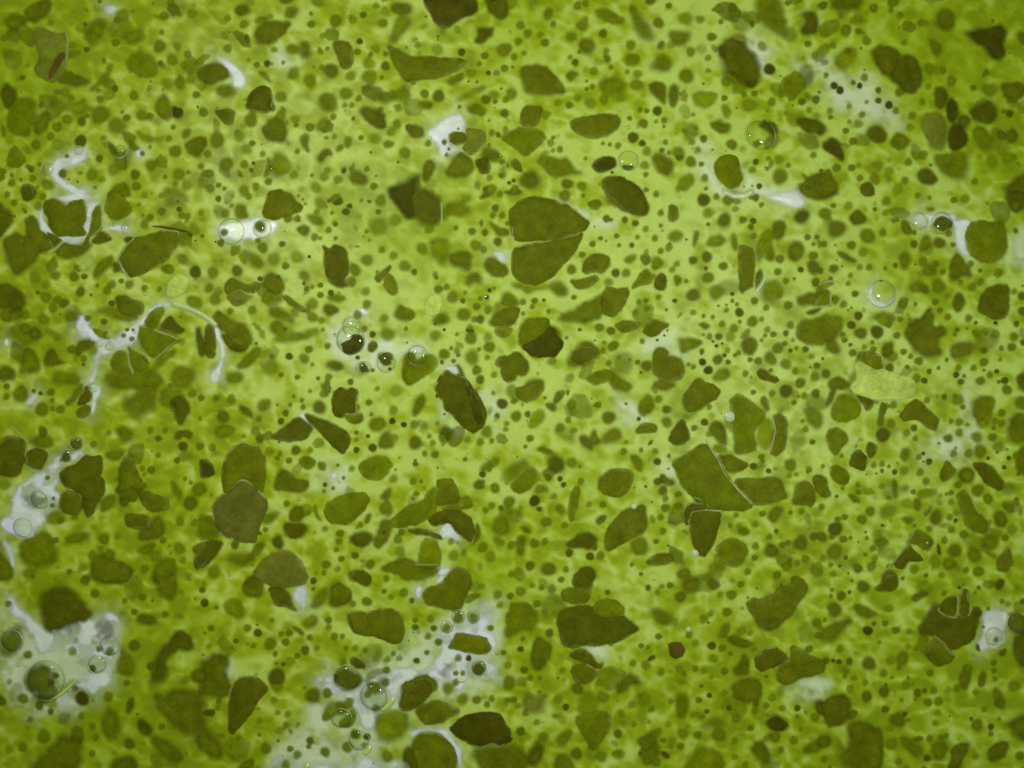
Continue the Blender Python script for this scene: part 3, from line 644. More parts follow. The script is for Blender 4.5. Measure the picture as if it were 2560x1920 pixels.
5 2 -4,106 4,104 7,106 3,114 -2,118 -6,112
6 2 138,116 138,102 141,92 145,88 147,92 145,104 142,114 140,119
7 2 163,90 164,82 170,76 180,73 190,76 188,86 184,94 176,97 168,95
8 3 135,140 142,134 148,129 156,128 162,132 161,138 156,143 148,141
6 3 93,140 94,132 99,131 99,144 97,148 93,147
6 3 95,123 102,124 105,129 100,128
7 3 161,118 165,114 170,114 168,118 163,122
7 3 142,165 150,162 160,162 162,168 144,170
6 3 110,56 118,55 125,59 120,61 113,58
7 2 34,164 46,164 54,168 36,170
D 5,51,6,7 20,51,3,4 17,45,2.5,4 22,61,3.5,6 13,60,2.5,5 5,69,2.5,7 5,66,1.5,6 48,65,2,6 61,50,3.5,5 71,49,2.5,5 104,47,3.5,6 100,54,2,5 80,17,4.8,8 90,15,2.8,6 92,28,5,6 102,26,3,7 84,34,2.5,4 140,18,4,5 163,18,3,6 160,18.5,1.5,6 172,29,6,7 137,31,3,5 130,38,4,5 142,40,3,4 140,68,4.5,5 120,81,3,7 130,82,2.6,8 133,87,2.6,8 63,78,3.2,8 69,74,2,5 60,87,4.8,7 74,90,4.5,6 86,102,5.5,6 108,101,5,9 112,108,2.5,8 112,91,4,5 79,107,2.5,7 66,109,3,5 71,105,3,5 79,123,8.8,6 118,119,4.5,6 108,138,4,6 117,136,3,5 88,139,3.5,5 138,146,3.5,8 156,149,4,8 160,141,3,7 165,148,4,5 104,157,4.5,7 120,160,6.5,7 135,160,3,5 63,141,4.5,6 70,149,4.5,4 80,137,2.5,4 130,108,4.5,5 134,122,3,5 167,104,3,6 155,104,3,4 148,84,3,5 36,136,3,4 38,148,5,4 47,145,3,4 30,26,1.2,6 24,10,2,8 4,35,4,5 3,84,3,5 10,84,2,5 3,99,1.5,6 88,164,3,5 24,34,2,4 48,37,2,6 117,12,1.5,6 100,9,0.8,5 96,107,2,4 50,48,3,4 83,39,2.5,4 125,97,3,4 64,84,1.5,5
W 1 27,124 31,119 35,121 40,127 44,133 40,137 34,132 28,134 26,128
W 4 60,10 68,8 78,6 76,16 78,26 72,34 68,28 66,20
W 3 28,14 26,20 34,28 42,34 46,40 36,40 26,30
W 2 22,164 30,158 36,160 30,166
S 1 10,124 24,126
S 1 5,156 25,156
T 1536 960
7 1 58,18 60,10 65,4 70,-3 78,-1 86,1 92,6 88,12 80,17 72,23 64,26
7 3 34,0 40,-3 48,-1 54,0 46,5 38,4
6 2 101,12 108,9 114,12 120,18 127,22 130,28 124,34 120,44 124,56 116,60 108,61 103,58 104,46 103,32 101,24 #broadleaf
4 3 125,34 132,30 138,36 138,50 132,58 124,52
7 2 137,28 143,25 148,30 149,42 147,54 140,62 135,60 137,48 139,38
6 3 20,22 24,12 30,8 34,16 32,24 24,28
7 2 18,40 24,34 36,35 37,41 30,42 20,43
8 2 47,48 50,40 55,33 60,31 63,38 65,46 62,50 56,52 49,51 #seedoval
7 3 81,40 87,32 93,34 96,44 97,54 90,50 85,44
5 3 85,54 93,52 97,58 88,60
6 1 50,68 56,64 64,60 72,54 79,52 83,56 88,62 92,70 95,76 101,84 108,94 116,102 119,106 110,109 98,109 88,109 84,108 76,100 66,96 58,88 54,78 #longslab
7 1 90,61 100,62 108,66 116,69 113,73 104,77 97,76 94,70
7 2 104,83 114,82 124,83 134,81 142,82 147,92 150,98 142,101 130,104 120,104 114,96 108,90
8 1 59,112 62,105 68,102 78,104 84,108 78,110 68,111 66,118 62,122 #cupupper
8 1 65,116 68,110 80,109 92,112 90,120 87,132 83,142 78,149 74,148 70,142 66,132 #goblet
8 2 67,96 72,98 80,104 84,108 76,106 69,101
7 3 41,78 45,82 52,84 50,88 42,86
8 3 38,82 42,78 44,84 36,87 34,84
7 2 -6,126 0,118 8,109 18,106 26,104 27,114 29,122 25,129 16,132 8,136 0,141 -6,144 -8,136 #bluntleaf
7 2 -6,86 -2,78 8,74 16,76 15,84 10,94 2,98 -6,94
6 3 14,62 20,62 24,68 23,76 18,72
7 2 28,153 34,149 42,146 49,147 51,151 46,155 36,157 29,156
6 2 88,142 96,135 104,134 112,138 116,146 110,154 104,159 96,154 90,148
7 3 130,146 132,139 138,140 142,144 138,149 132,149
6 3 144,157 150,152 153,150 153,158 148,162
7 2 156,92 160,86 166,84 172,90 174,100 171,106 162,104 154,104
7 2 171,82 176,78 184,82 184,92 176,92
6 3 106,127 112,124 118,128 112,131
7 4 54,164 58,159 64,159 66,166 56,168
6 3 134,112 140,106 146,108 143,114 138,120 133,116
6 4 40,30 48,28 50,36 44,38
6 4 164,22 170,20 178,26 180,36 174,40 168,34
7 3 30,50 33,48 32,52 29,53
D 38,13,3.5,5 45,22,4,7 21,30,2,8 10,17,1.5,6 78,33,3.5,8 69,38,3,6 120,7,2.5,6 136,8,3,5 148,6,6,8 160,0,4,6 155,16,2.5,6 164,10,3,5 37,67,3.5,8 23,57,2.2,5 8,58,3,5 47,62,2,5 42,92,4.5,7 37,84,3,7 55,95,3,6 44,107,4,6 55,105,3,6 44,99,3,5 120,71,3.5,8 133,75,2.5,8 152,70,5.5,6 168,74,3,5 151,79,2.5,4 157,78,2,4 127,63,3,6 22,140,8.5,6 36,136,2.5,6 128,112,3,6 105,113,2.5,5 122,121,3,4 140,127,2.2,7 161,137,6.5,7 134,132,2.5,5 145,139,3,6 150,137,2.5,6 122,140,3.5,5 121,150,3,6 165,151,3.5,5 158,155,3,5 115,162,3,5 141,164,3,6 23,164,2,6 152,111,2,6 162,110,3,5 172,132,4,7 40,115,3,5 82,20,2.5,5 82,43,3,4 35,58,3,4 42,127,3,5 171,50,2.5,7 165,39,3,5 113,70,2,6 160,133,1.5,5 15,156,2,5 174,8,4,7 10,50,2,4 167,76,1.5,5 100,122,2.5,5
W 4 0,10 8,12 16,16 18,24 10,28 0,26
W 4 48,66 52,72 54,80 46,80 42,74
W 1 Q 100,28,4.5
W 2 Q 70,146,3
W 2 Q 17,106,2.5
W 4 A 8,30 18,24 24,30 16,36
S 1.4 80,48 83,56 88,63 93,74 98,82 108,93 118,103
S 1 64,120 66,111 78,109 92,110
S 1 137,30 139,40 135,58
T 2048 960
1 2 Y 27,2 34,-4 30,-20 48,-16 66,-8 82,-4 84,4 82,10 70,13 56,13 46,13 38,10 30,8 #paleskin
8 2 32,8 38,10 46,13 48,16 42,24 38,18 34,13
6 2 10,22 15,12 22,8 30,12 36,20 33,28 20,33 11,30
7 3 6,18 12,0 18,-8 14,6 10,16
7 2 52,26 54,15 58,20 56,28 55,36 50,36
7 1 70,27 76,20 83,13 88,16 94,22 100,27 103,30 102,38 100,40 94,38 86,31 80,30 74,32 #boomerang
6 2 6,46 8,40 14,38 22,42 24,50 18,56 14,62 10,58
8 2 41,52 44,50 50,54 48,60 44,64 41,60
8 1 26,70 29,60 34,57 40,62 41,66 39,75 32,73 #smallsquare
7 2 -4,84 0,80 5,86 10,96 4,98 -4,92
6 1 9,76 10,72 16,70 22,74 26,80 24,86 18,87 12,83 #ovalpad
6 3 71,60 72,56 78,55 78,62 74,67 70,64
7 3 107,46 114,43 115,49 110,50
7 2 104,76 108,72 110,66 114,70 118,76 112,82 106,84
7 4 122,76 128,72 134,76 132,84 126,86 121,82
8 2 132,69 142,68 150,72 156,80 161,86 158,91 150,89 143,86 140,78 #pod
6 3 133,14 140,10 150,12 152,18 146,26 138,34 134,28 132,20
5 3 136,34 142,28 150,24 148,32 142,38
7 4 164,32 170,27 180,26 186,40 178,48 168,52 162,44
7 3 172,0 178,-4 184,4 177,7
6 3 168,14 174,10 182,14 178,22 170,20
7 3 171,60 178,54 186,60 186,80 178,80 172,72
6 2 119,97 126,91 130,98 134,108 140,114 146,120 145,128 134,128 128,124 125,114 122,106 #duskleaf
7 3 158,104 166,103 170,110 164,112
7 3 152,112 158,110 162,118 160,124 152,122
6 4 140,134 148,130 156,134 152,142 144,142
7 2 154,155 156,150 160,145 164,141 166,148 167,155 162,162 155,161
5 3 140,138 146,144 154,149 152,151 144,147
7 4 96,118 100,108 106,110 106,118 100,122
6 3 82,100 86,99 88,105 85,110 82,106
8 1 64,154 70,148 74,142 77,138 82,144 90,152 84,153 76,153 72,160 66,158 #darkarrow
7 2 75,138 80,128 86,126 94,131 99,136 94,144 88,140 84,138 78,136
6 4 47,136 54,132 60,136 54,142 50,142
8 2 R 102,138 104,140 105,148 102,146
7 4 28,156 34,155 38,160 32,164
7 4 55,165 60,160 66,163 66,170 56,170
5 4 70,116 76,114 82,117 76,121
6 4 108,155 114,152 120,156 112,160
6 3 64,82 66,84 67,96 65,98 63,90
8 1 90,113 94,108 97,104 96,109 92,114
4 4 37,92 44,90 47,94 40,96
6 3 24,95 30,96 36,102 30,102
D 108,11,2.8,7 120,14,5,5 124,20,2.5,6 117,10,2,5 64,18,3.5,5 93,14,3,5 62,34,4,5 55,44,6.3,8 82,38,3.2,7 76,42,3,4 83,47,2.5,5 114,32,2.2,5 121,33,3.5,5 121,42,3.5,5 116,60,3.5,5 129,60,4,5 139,58,6,6 136,46,5,5 150,46,4,6 158,25,3.5,6 162,5,4.5,6 152,32,3,5 158,34,3.5,5 155,54,5,4 146,64,1.8,8 164,64,2.2,8 160,72,2.2,8 154,59,1.5,7 170,62,3,5 151,38,2,5 90,60,2,8 86,63,2.8,5 95,67,3.2,8 90,67,1,7 54,75,2,7 65,76,2.6,8 54,69,2.8,5 47,70,2.8,5 60,71,1.8,5 73,75,4,4 87,76,3.5,5 92,84,3.5,5 128,79,6,6 120,87,3.5,6 137,92,5.5,6 146,99,4.5,6 114,94,2.5,6 110,95,1.8,5 114,102,3,4 113,115,3,5 118,118,2.2,8 114,126,3.2,5 119,111,3,4 44,110,4.2,6 37,117,4.2,6 22,115,3,6 16,117,3,6 14,125,6.2,8 2,132,5,7 11,132,2.5,6 21,134,3.5,6 27,133,2,5 13,145,7.5,6 23,150,2.2,7 41,133,2,5 20,90,2,5 33,87,2.3,5 15,97,1.8,6 54,122,1.5,8 54,88,3,4 2,106,3,5 95,125,3,5 108,135,3,5 117,144,6.5,7 134,148,6.5,6 112,155,6,5 138,162,5,6 82,160,4,5 45,158,4,5 46,142,3,5 127,161,3,5 100,153,5,4 161,133,3,6 167,126,5,4 170,102,3.5,5 92,137,5,7 3,150,3,4 10,156,2.5,5 12,164,3,4 125,130,4,6 106,165,3,4 48,150,3,4 81,93,2.5,6 76,103,5,3 60,98,2,5 69,24,0.8,5 128,35,2,4 3,71,2,5 19,62,2,5
W 5 Q 93,137,1.2
W 4 100,40 110,38 124,50 128,62 118,66 104,60 96,66 84,62 88,50 94,48
W 4 126,0 132,8 133,30 134,50 128,44 126,20
S 1 34,45 28,60
S 1 64,154 75,138 82,126
S 1 82,120 92,112 97,104 98,96
S 1 126,91 132,98 138,112
O
T 0 1440
8 5 32,20 40,10 54,6 64,12 68,20 76,28 79,34 72,39 60,42 50,46 42,51 38,45 36,34 #darksoft
9 3 81,48 82,42 88,38 95,42 98,49 92,54 84,54
8 3 64,55 70,53 79,52 78,56 70,58 66,58
6 5 0,62 2,54 12,44 20,42 18,52 17,60 10,68 4,68
6 5 22,88 28,80 38,76 46,84 48,94 40,100 28,100 22,94
7 3 37,78 42,80 40,86 34,82
6 4 102,78 104,70 110,67 116,73 117,80 112,86 105,84
8 4 128,92 132,80 134,70 142,60 150,54 156,47 162,51 167,58 164,64 154,62 146,68 143,78 144,88 136,94 #curvedleaf
7 4 119,36 126,33 134,36 137,40 130,42 122,41
7 5 134,102 142,108 150,100 160,100 172,100 178,110 178,130 170,142 162,138 152,128 144,120 138,114 #softwedge
7 6 26,166 38,152 48,146 50,136 62,140 70,140 68,152 67,168 26,172
6 5 90,122 94,116 100,118 104,128 102,138 94,140 89,134
8 4 120,124 124,126 132,132 130,137 124,138 120,132
7 5 132,138 142,142 154,150 158,158 152,160 142,154 134,146
7 3 78,-4 92,-6 112,-4 108,4 98,6 86,3
7 4 132,-4 150,-4 151,8 152,18 145,22 138,14
7 4 70,2 78,-2 76,8 70,6
7 4 0,102 5,107 4,112 -4,110 -4,104
7 4 110,108 116,104 114,116 109,120
7 5 96,160 110,156 118,162 116,172 94,172
6 4 32,136 40,132 44,142 34,144
D 71,106,6.5,9 65,97,3,6 44,92,3,8 34,112,4,7 44,117,3,7 20,106,4.5,6 80,80,3.5,7 116,60,5,7 116,31,3,6 123,18,3.5,6 143,33,3,6 108,21,2.5,5 130,78,3.5,7 112,145,5,7 80,130,3,5 83,139,3,5 80,153,3,5 70,121,3,5 24,68,4,6 28,97,3,6 48,86,3,7 36,89,3,4 95,65,4,5 86,63,3,6 63,65,4,4 82,15,4,6 94,104,4,5 110,92,3,6 8,150,4,4 20,148,4,5 150,2,3,4 26,124,3,5 7,24,3,5 175,12,3,7 150,110,4,6 160,90,4,4 172,86,7,7 140,130,3,6 45,110,5,3
B 95,60,9 84,76,8 10,56,10 40,90,18
W 1 4,20 10,18 14,26 20,32 28,36 34,42 40,50 50,47 62,42 74,40 80,36 84,32 92,30 100,33 104,42 104,52 102,60 104,66 98,70 92,74 96,80 96,90 90,96 84,98 80,104 76,98 70,96 62,100 60,106 62,116 56,120 50,112 54,104 62,96 70,88 74,82 68,76 66,68 58,64 48,64 40,66 32,66 30,56 26,48 20,42 12,34 6,30
W 4 0,30 20,36 40,56 70,60 98,70 96,92 70,104 60,118 30,116 10,104 0,84
W 3 0,72 8,74 16,80 20,90 18,100 12,98 8,88 2,80
W 4 24,112 32,118 40,120 34,124 26,118
J 42,107 50,102 56,98 62,92 68,89 64,93 58,99 50,105
T 512 1440
7 3 35,3 42,1 49,6 51,13 47,18 38,18 33,14
7 2 G 40,0 50,-14 60,-20 70,-22 78,-18 84,-10 90,4 78,8 66,10 54,7 #hoodleaf
8 2 55,10 64,10 70,12 74,18 77,26 79,30 70,26 62,25 58,17 #hoodunder
7 3 108,20 109,10 114,6 120,9 126,14 126,20 121,24 114,27 108,26
6 4 94,22 100,12 106,9 106,20 98,27 92,27
7 1 123,32 132,31 142,32 152,29 162,29 168,32 171,40 172,50 168,57 162,58 154,54 146,51 136,51 128,47 124,40 #footprint
8 1 21,110 23,98 26,92 31,87 40,87 48,90 54,97 50,103 44,110 38,120 30,130 24,136 21,134 #carrot
7 4 -4,76 2,72 10,68 20,69 20,76 17,82 20,92 21,100 16,105 6,106 -6,104
8 2 127,-4 140,-4 144,4 140,9 134,7 129,2
8 2 125,71 130,70 137,75 139,79 132,80 127,76
7 3 112,86 116,82 122,80 132,84 137,88 134,94 126,98 118,96 112,92
6 2 115,128 122,122 128,115 131,120 128,128 122,132
5 4 85,40 92,34 98,36 94,44 88,46
7 5 -4,126 4,134 10,142 16,152 10,158 0,152 -6,146
6 3 76,44 80,44 86,49 84,51 79,48
5 3 16,24 24,20 32,24 34,32 28,38 20,32
7 3 30,164 36,160 42,158 40,166 32,168
8 2 168,112 171,104 177,98 190,90 196,96 192,106 182,114 172,117
8 3 172,152 177,146 184,156 184,168 174,168
5 4 104,112 112,108 120,112 112,122 102,122
4 4 148,120 170,116 176,126 170,142 152,146 146,132
9 2 111,85 115,86 117,91 114,92
6 3 112,110 126,108 132,112 120,116
D 94,4,3.2,8 94,11,2,6 140,22,4.5,6 128,24,3,5 155,13,2.5,6 161,18,2.5,4 157,2,3,5 172,14,4,5 107,38,3.2,6 112,52,3.5,5 107,44,3,4 119,52,2.5,5 91,53,3,5 73,49,3.2,6 70,57,3.5,6 66,50,2.5,5 57,58,6,6 46,49,3.8,8 37,45,3.5,5 27,56,2.5,7 42,60,2.5,5 6,45,2.8,6 10,27,2,6 0,23,4,8 61,67,2.5,5 87,64,4,7 80,69,2.8,6 97,62,3,4 68,76,2,8 74,74,4,3 62,87,8,8 62,94,6,5 94,103,6.5,7 106,101,4.5,6 88,104,2,4 146,96,6,6 156,92,4,6 157,81,3.5,6 120,75,3.5,5 148,71,3,4 163,67,2.5,5 168,71,3,4 158,72,3,4 141,102,3.5,5 148,114,4,5 118,115,5,6 105,122,4,6 125,108,4,4 130,137,4.5,7 140,139,3.5,8 123,148,5,6 91,142,3.5,7 90,147,2.5,6 104,152,4.5,6 74,149,3,6 80,154,4,5 53,149,5,6 60,107,3,4 47,137,2,5 29,140,2,5 70,163,4,5 47,125,3,4 72,119,3,4 70,129,3,5 63,118,2.5,4 12,108,2.5,6 6,118,3.5,8 2,118,3,8 158,156,5,5 29,28,3,4 130,62,3,4 139,64,2.5,5 122,62,2.5,5 58,38,2.5,4 4,60,2.5,3
B 123,88,12 146,104,12 118,123,9 133,142,9
W 1 86,28 78,22 76,14 84,8 88,10 88,20 86,30 80,33
W 1 92,90 100,86 108,80 112,92 120,98 126,102 132,98 140,94 146,88 152,84 160,82 177,78 186,84 178,90 170,94 166,102 164,110 158,114 150,118 148,126 145,134 138,132 134,124 130,114 124,106 114,104 108,98 98,98
W 4 58,150 90,126 110,84 150,70 177,66 186,90 166,120 150,150 140,172 60,172
W 2 60,152 66,154 72,160 84,162 100,160 110,158 126,160 140,158 160,160 177,162 177,172 58,172
W 3 88,112 98,112 100,122 96,130 90,126 88,118
W 3 18,78 22,76 24,84 20,90
J 152,115 158,110 161,105 164,105 163,110 158,115 153,117
J 85,164 90,161 91,164 88,168
J 136,153 143,146 144,150 139,156
T 1024 1440
7 2 11,16 17,9 28,8 32,2 40,-8 48,-4 52,0 53,10 48,16 46,24 42,32 34,29 26,27 14,24 #stump
7 2 39,51 42,49 52,51 62,53 67,54 67,57 70,61 68,66 58,67 48,65 38,63 33,63 36,57 #woodchip
8 1 R 42,50 66,54 66,57 56,58 44,56
6 3 85,34 88,26 96,23 104,25 110,32 110,42 105,50 98,46 92,50 86,53 82,50 84,42
7 3 107,58 110,53 116,55 122,62 122,70 117,76 112,82 107,80 106,70
8 2 141,2 150,-8 158,-8 160,0 157,11 150,13 143,10
7 2 131,14 138,10 148,12 156,12 155,20 148,24 138,23 133,20
8 2 129,34 136,28 146,26 156,26 166,30 177,36 186,40 200,45 186,50 178,56 162,60 150,58 140,62 134,60 130,50 128,42 #ragged
6 1 158,28 164,22 172,20 180,22 186,28 184,34 177,36 168,37 160,33 #capflake
8 2 138,68 145,64 152,64 157,69 162,76 168,75 164,80 154,76 144,72
7 2 140,80 146,76 154,77 162,84 158,90 150,93 144,90 141,86
7 3 -8,90 4,88 14,85 21,88 24,94 20,99 12,104 4,112 -8,114
7 2 5,116 14,110 22,107 30,110 38,114 43,117 34,122 24,127 14,128 9,124
9 1 34,132 40,128 46,122 58,119 70,118 78,120 82,127 87,133 88,142 80,146 72,144 62,148 54,146 48,142 40,138 #darkbluff
7 4 54,148 62,148 76,146 88,144 100,152 104,160 98,170 70,172 62,166 58,158
8 4 104,154 110,142 115,146 116,156 108,164 102,162
7 3 2,144 8,136 20,135 32,138 40,146 42,160 38,172 10,172 6,160 #bottomdisc
5 5 G 100,102 108,106 118,102 116,116 106,120 98,112
6 2 142,122 152,119 162,118 172,118 173,130 168,138 162,146 158,150 152,140 148,134
7 4 124,160 130,154 138,158 142,168 126,170
6 2 50,17 56,16 62,16 54,22 48,24
6 4 0,150 4,152 8,164 4,172 -6,170 -4,156
6 4 126,142 134,134 142,134 138,142 130,146
5 3 26,78 30,70 36,72 36,80 30,88 27,86
6 3 82,106 90,105 92,108 84,110
D 42,36,4.5,6 55,36,4.5,5 32,45,4,5 21,45,3,7 70,45,3,6 81,66,2.5,6 96,63,3,8 98,54,2.2,5 51,71,2.8,9 60,80,5.8,8 42,71,3.5,5 40,84,2.5,6 46,84,2.5,5 6,73,3,8 15,66,2.5,6 25,57,3.5,7 16,52,3,5 5,44,3,7 5,38,2.5,6 114,10,2.5,6 123,11,4,5 96,13,4.5,5 76,16,4,5 87,17,3,6 110,24,3.5,6 121,49,4,7 99,81,3.5,7 104,88,3,6 113,88,2,5 86,92,6,6 85,77,3,4 132,81,3,4 145,97,5,7 135,113,3.2,8 96,134,4,7 144,153,5.5,7 166,156,5,5 58,107,4,6 71,106,3,5 46,106,5,5 67,111,3,5 93,112,3,4 128,106,4,4 171,14,2.5,7 110,126,3,4 100,118,3,5 106,8,2.5,4 62,9,3,4 131,3,3,6 40,92,3,5 33,97,5,5 22,16,2,4 78,25,3,4 164,92,3,4 112,100,2,4 167,104,5,5 18,37,3,5 2,21,2.5,7
B 42,35,6 55,35,6 32,44,5.5 60,79,7
W 1 0,84 8,82 14,80 20,76 26,68 28,60 24,52 30,46 38,42 46,40 56,32 64,24 72,24 73,34 70,42 64,46 72,50 76,60 70,68 60,70 66,72 74,78 77,88 74,93 68,86 60,88 50,86 48,94 42,100 38,96 44,88 36,90 28,92 22,88 10,84
W 4 -10,60 30,36 74,16 78,90 40,110 0,100
W 1 5,10 10,8 11,14 8,20 5,16
W 1 0,135 10,131 22,132 32,132 38,142 44,148 46,158 44,166 41,160 39,150 32,140 22,134 10,134 2,140
W 3 154,62 164,60 172,62 170,72 164,72 158,66
W 2 28,-2 31,1 26,6 22,6
S 1 60,74 66,80 66,86
J 40,89 46,88 48,91 44,92
T 1536 1440
7 2 114,24 119,20 126,20 136,18 144,10 153,8 155,0 162,3 167,8 165,16 158,24 154,32 146,40 138,46 130,48 124,42 120,34 #horn
7 5 60,2 74,2 72,12 66,16 58,12
6 4 30,28 38,28 46,32 51,37 46,42 38,40 34,34
8 2 -6,22 2,22 7,34 14,40 22,45 14,50 6,54 -6,60
9 1 R 47,59 52,57 58,58 61,64 58,69 52,71 48,67 #redchip
8 2 R 29,71 34,68 35,71 30,73
6 3 90,52 94,42 99,40 99,47 95,53
7 3 97,55 103,50 109,54 116,57 121,58 114,61 104,60
7 3 102,82 110,75 112,68 115,71 116,80 116,85 106,86
8 1 121,71 130,64 138,61 144,65 149,70 144,75 134,79 127,82 122,78 #brickchip
7 2 140,84 146,76 154,68 152,60 160,64 170,70 180,74 182,80 172,86 160,88 152,92 147,94 141,90 #slateleaf
7 3 100,95 108,90 118,88 125,92 126,100 124,106 114,109 106,106 102,100
7 4 2,100 4,92 12,85 18,86 23,92 20,94 14,93 8,99
6 4 54,104 58,102 64,106 64,114 60,122 56,122 54,114
9 3 130,127 136,121 141,120 146,125 151,128 146,132 140,134 134,130
7 4 119,148 126,142 132,150 137,162 130,164 122,156
6 3 20,142 30,136 40,131 40,136 34,146 26,150 22,146
5 4 60,166 66,152 76,148 88,150 94,158 92,170 62,172
8 4 68,166 72,160 80,158 86,164 84,172 70,172
8 2 R 40,152 44,152 48,156 44,158
8 3 173,108 180,108 182,118 176,120
6 4 162,150 170,144 177,142 178,150 168,154
D 29,10,2.8,7 48,8,3,6 41,9,2.5,4 57,18,5,7 86,7,5,7 109,7,3,6 101,16,4.5,6 37,14,2.5,4 97,31,4,6 83,32,3,4 77,37,4,5 81,40,1.5,6 38,52,3,6 23,60,2.5,6 29,61,2,5 64,51,3,5 84,60,4,8 93,62,3.5,6 100,67,2.3,6 85,71,4,4 70,58,3.5,4 16,75,3,5 40,83,3.5,5 60,84,2.2,5 70,80,3,5 56,80,3,4 77,82,3,4 95,82,3.5,6 58,91,2.5,4 75,95,2,6 82,103,2.5,8 73,107,3,6 99,114,2.5,8 80,117,2.5,7 105,123,4,5 122,110,3,7 121,116,3.2,5 131,112,3,5 136,105,3.5,4 158,114,3,8 158,121,2,5 161,132,2.5,4 32,115,3,5 3,136,4,7 42,142,2.5,6 57,147,3.5,6 59,136,5,5 72,137,3.5,6 90,137,6.5,6 104,142,3,4 36,161,4,6 28,160,4,6 155,142,4,5 104,156,3,4 168,63,3.5,6 173,122,4,5 139,139,5,6 17,128,2.5,4 30,126,2,4 145,114,3,4 49,108,3,4 15,111,4,4 175,40,4,6 176,51,3,6 84,87,2,4 113,163,3,4 47,128,3,3 95,101,3,4 68,120,3,4 110,47,4,4 117,49,3,4 91,16,3,4 140,0,3,6
W 4 150,96 160,90 172,88 182,92 178,104 166,104 156,104
W 4 Q 64,46,2
T 2048 1440
8 2 48,11 54,6 57,0 66,-2 68,6 66,11 60,13 54,13
7 3 80,19 84,15 92,13 94,16 88,19 83,22
8 2 85,45 90,38 96,30 99,24 102,24 104,30 110,35 120,36 130,34 133,28 138,27 140,32 136,40 134,54 128,58 124,60 116,64 108,60 104,54 96,50 88,52 #darkshell
8 1 103,28 108,21 114,18 120,18 119,32 116,36 109,33 #innercup
8 1 122,16 125,11 128,12 129,24 129,34 124,35 121,30 #inner2
7 2 93,66 97,58 102,52 106,57 110,63 117,70 112,75 103,78 97,75 #tri
5 3 86,52 96,52 92,64 94,72 87,62
7 3 30,26 36,25 44,30 50,32 46,36 38,36 33,32
6 4 0,50 8,43 18,40 26,36 28,40 22,44 16,52 10,58 2,56
8 3 2,112 8,106 18,103 25,103 28,110 27,122 20,128 10,130 5,124 #slatesq
7 3 28,116 33,117 30,122 26,124
7 4 25,130 36,126 44,130 54,134 54,150 54,164 40,172 24,166 16,160 18,150 26,146 #lowslab
7 3 162,36 166,32 172,33 180,40 180,48 172,50 164,46 162,42
8 4 168,54 178,48 190,50 190,80 176,80 170,68
9 3 145,46 150,43 154,48 150,54 146,52
7 3 122,86 126,78 131,80 130,92 126,98 122,94
7 3 137,92 141,82 144,84 142,94
7 3 115,150 120,145 130,144 127,152 123,160 120,170 112,166 115,158
7 3 146,152 150,147 158,143 163,145 160,154 154,160 147,160
7 5 162,128 168,122 180,118 190,130 190,145 174,140 166,134
6 4 70,138 78,142 88,148 90,154 82,156 74,148
6 4 98,148 104,143 110,145 110,156 102,160 98,154
8 3 152,8 155,3 160,4 158,10 154,12
7 4 157,66 161,62 162,66 158,70
6 4 150,98 154,96 158,106 160,114 154,114
7 3 80,141 86,138 90,140 84,143
7 2 R 136,59 140,60 139,65 136,63
D 38,9,5.5,7 19,17,4.3,7 26,14,2,7 10,17,2,5 13,29,6.5,7 72,2,2,6 60,28,4,4 47,41,2,7 42,47,4.5,9 57,41,3,6 66,47,3.5,6 78,48,3,4 6,73,3.2,7 12,73,2,8 17,74,2.5,8 26,74,3.2,7 43,76,6,7 72,71,6,6 62,73,4,4 56,84,3.5,5 69,79,2.5,5 96,84,3.2,6 77,88,1.8,5 75,94,4,4 56,100,5,7 41,104,5,7 57,115,3.5,7 85,101,3.8,7 91,99,2.5,7 99,99,3.5,5 94,109,3.8,6 103,108,4,5 68,124,7,7 74,119,2.2,8 77,124,2,5 136,128,5.5,6 131,123,2,7 148,130,3,8 148,136,2.5,5 168,95,5,5 156,110,4,6 151,75,2.8,6 151,82,2.5,6 152,89,2.5,5 119,97,3,5 140,93,3,6 93,157,3.2,8 68,160,3,5 135,156,3,4 4,143,6,7 4,158,3,5 173,155,4,6 52,57,2,4 84,63,2,5 77,61,2.5,4 18,63,3,5 40,92,3,4 30,88,3,4 61,132,3,4 155,123,2,4 102,118,3,4 71,107,2,4 108,15,2.5,5 121,10,1.8,8 138,10,2,7 135,14,1.5,5 146,28,2,5 158,22,2.5,5 163,24,3,4 142,44,1.5,6 5,38,2,5 11,12,2,5 135,100,3,4 142,115,3,4 62,145,5,5 100,127,3,4 111,98,3,3 129,80,4,5 95,140,3,5 83,106,2,4 75,166,3,4 90,167,3,5
B 151,52,8 171,41,9
W 1 142,32 150,30 160,30 164,34 161,42 161,50 159,58 152,63 146,62 140,66 138,58 142,50 142,42
S 1 104,28 103,30 110,35 118,36 120,30 120,18
S 1 129,34 132,28
S 1 100,52 108,58 113,66 120,70
J 144,52 146,60 148,62 145,61
W 4 0,92 5,96 6,104 0,108
W 5 Q 176,18,1
O'''
frags = []; dots = []; clears = []; foams = []; soft_white = []; strands = []; pearls = []; glint_ridges = []
ox = oy = 0; k = 1
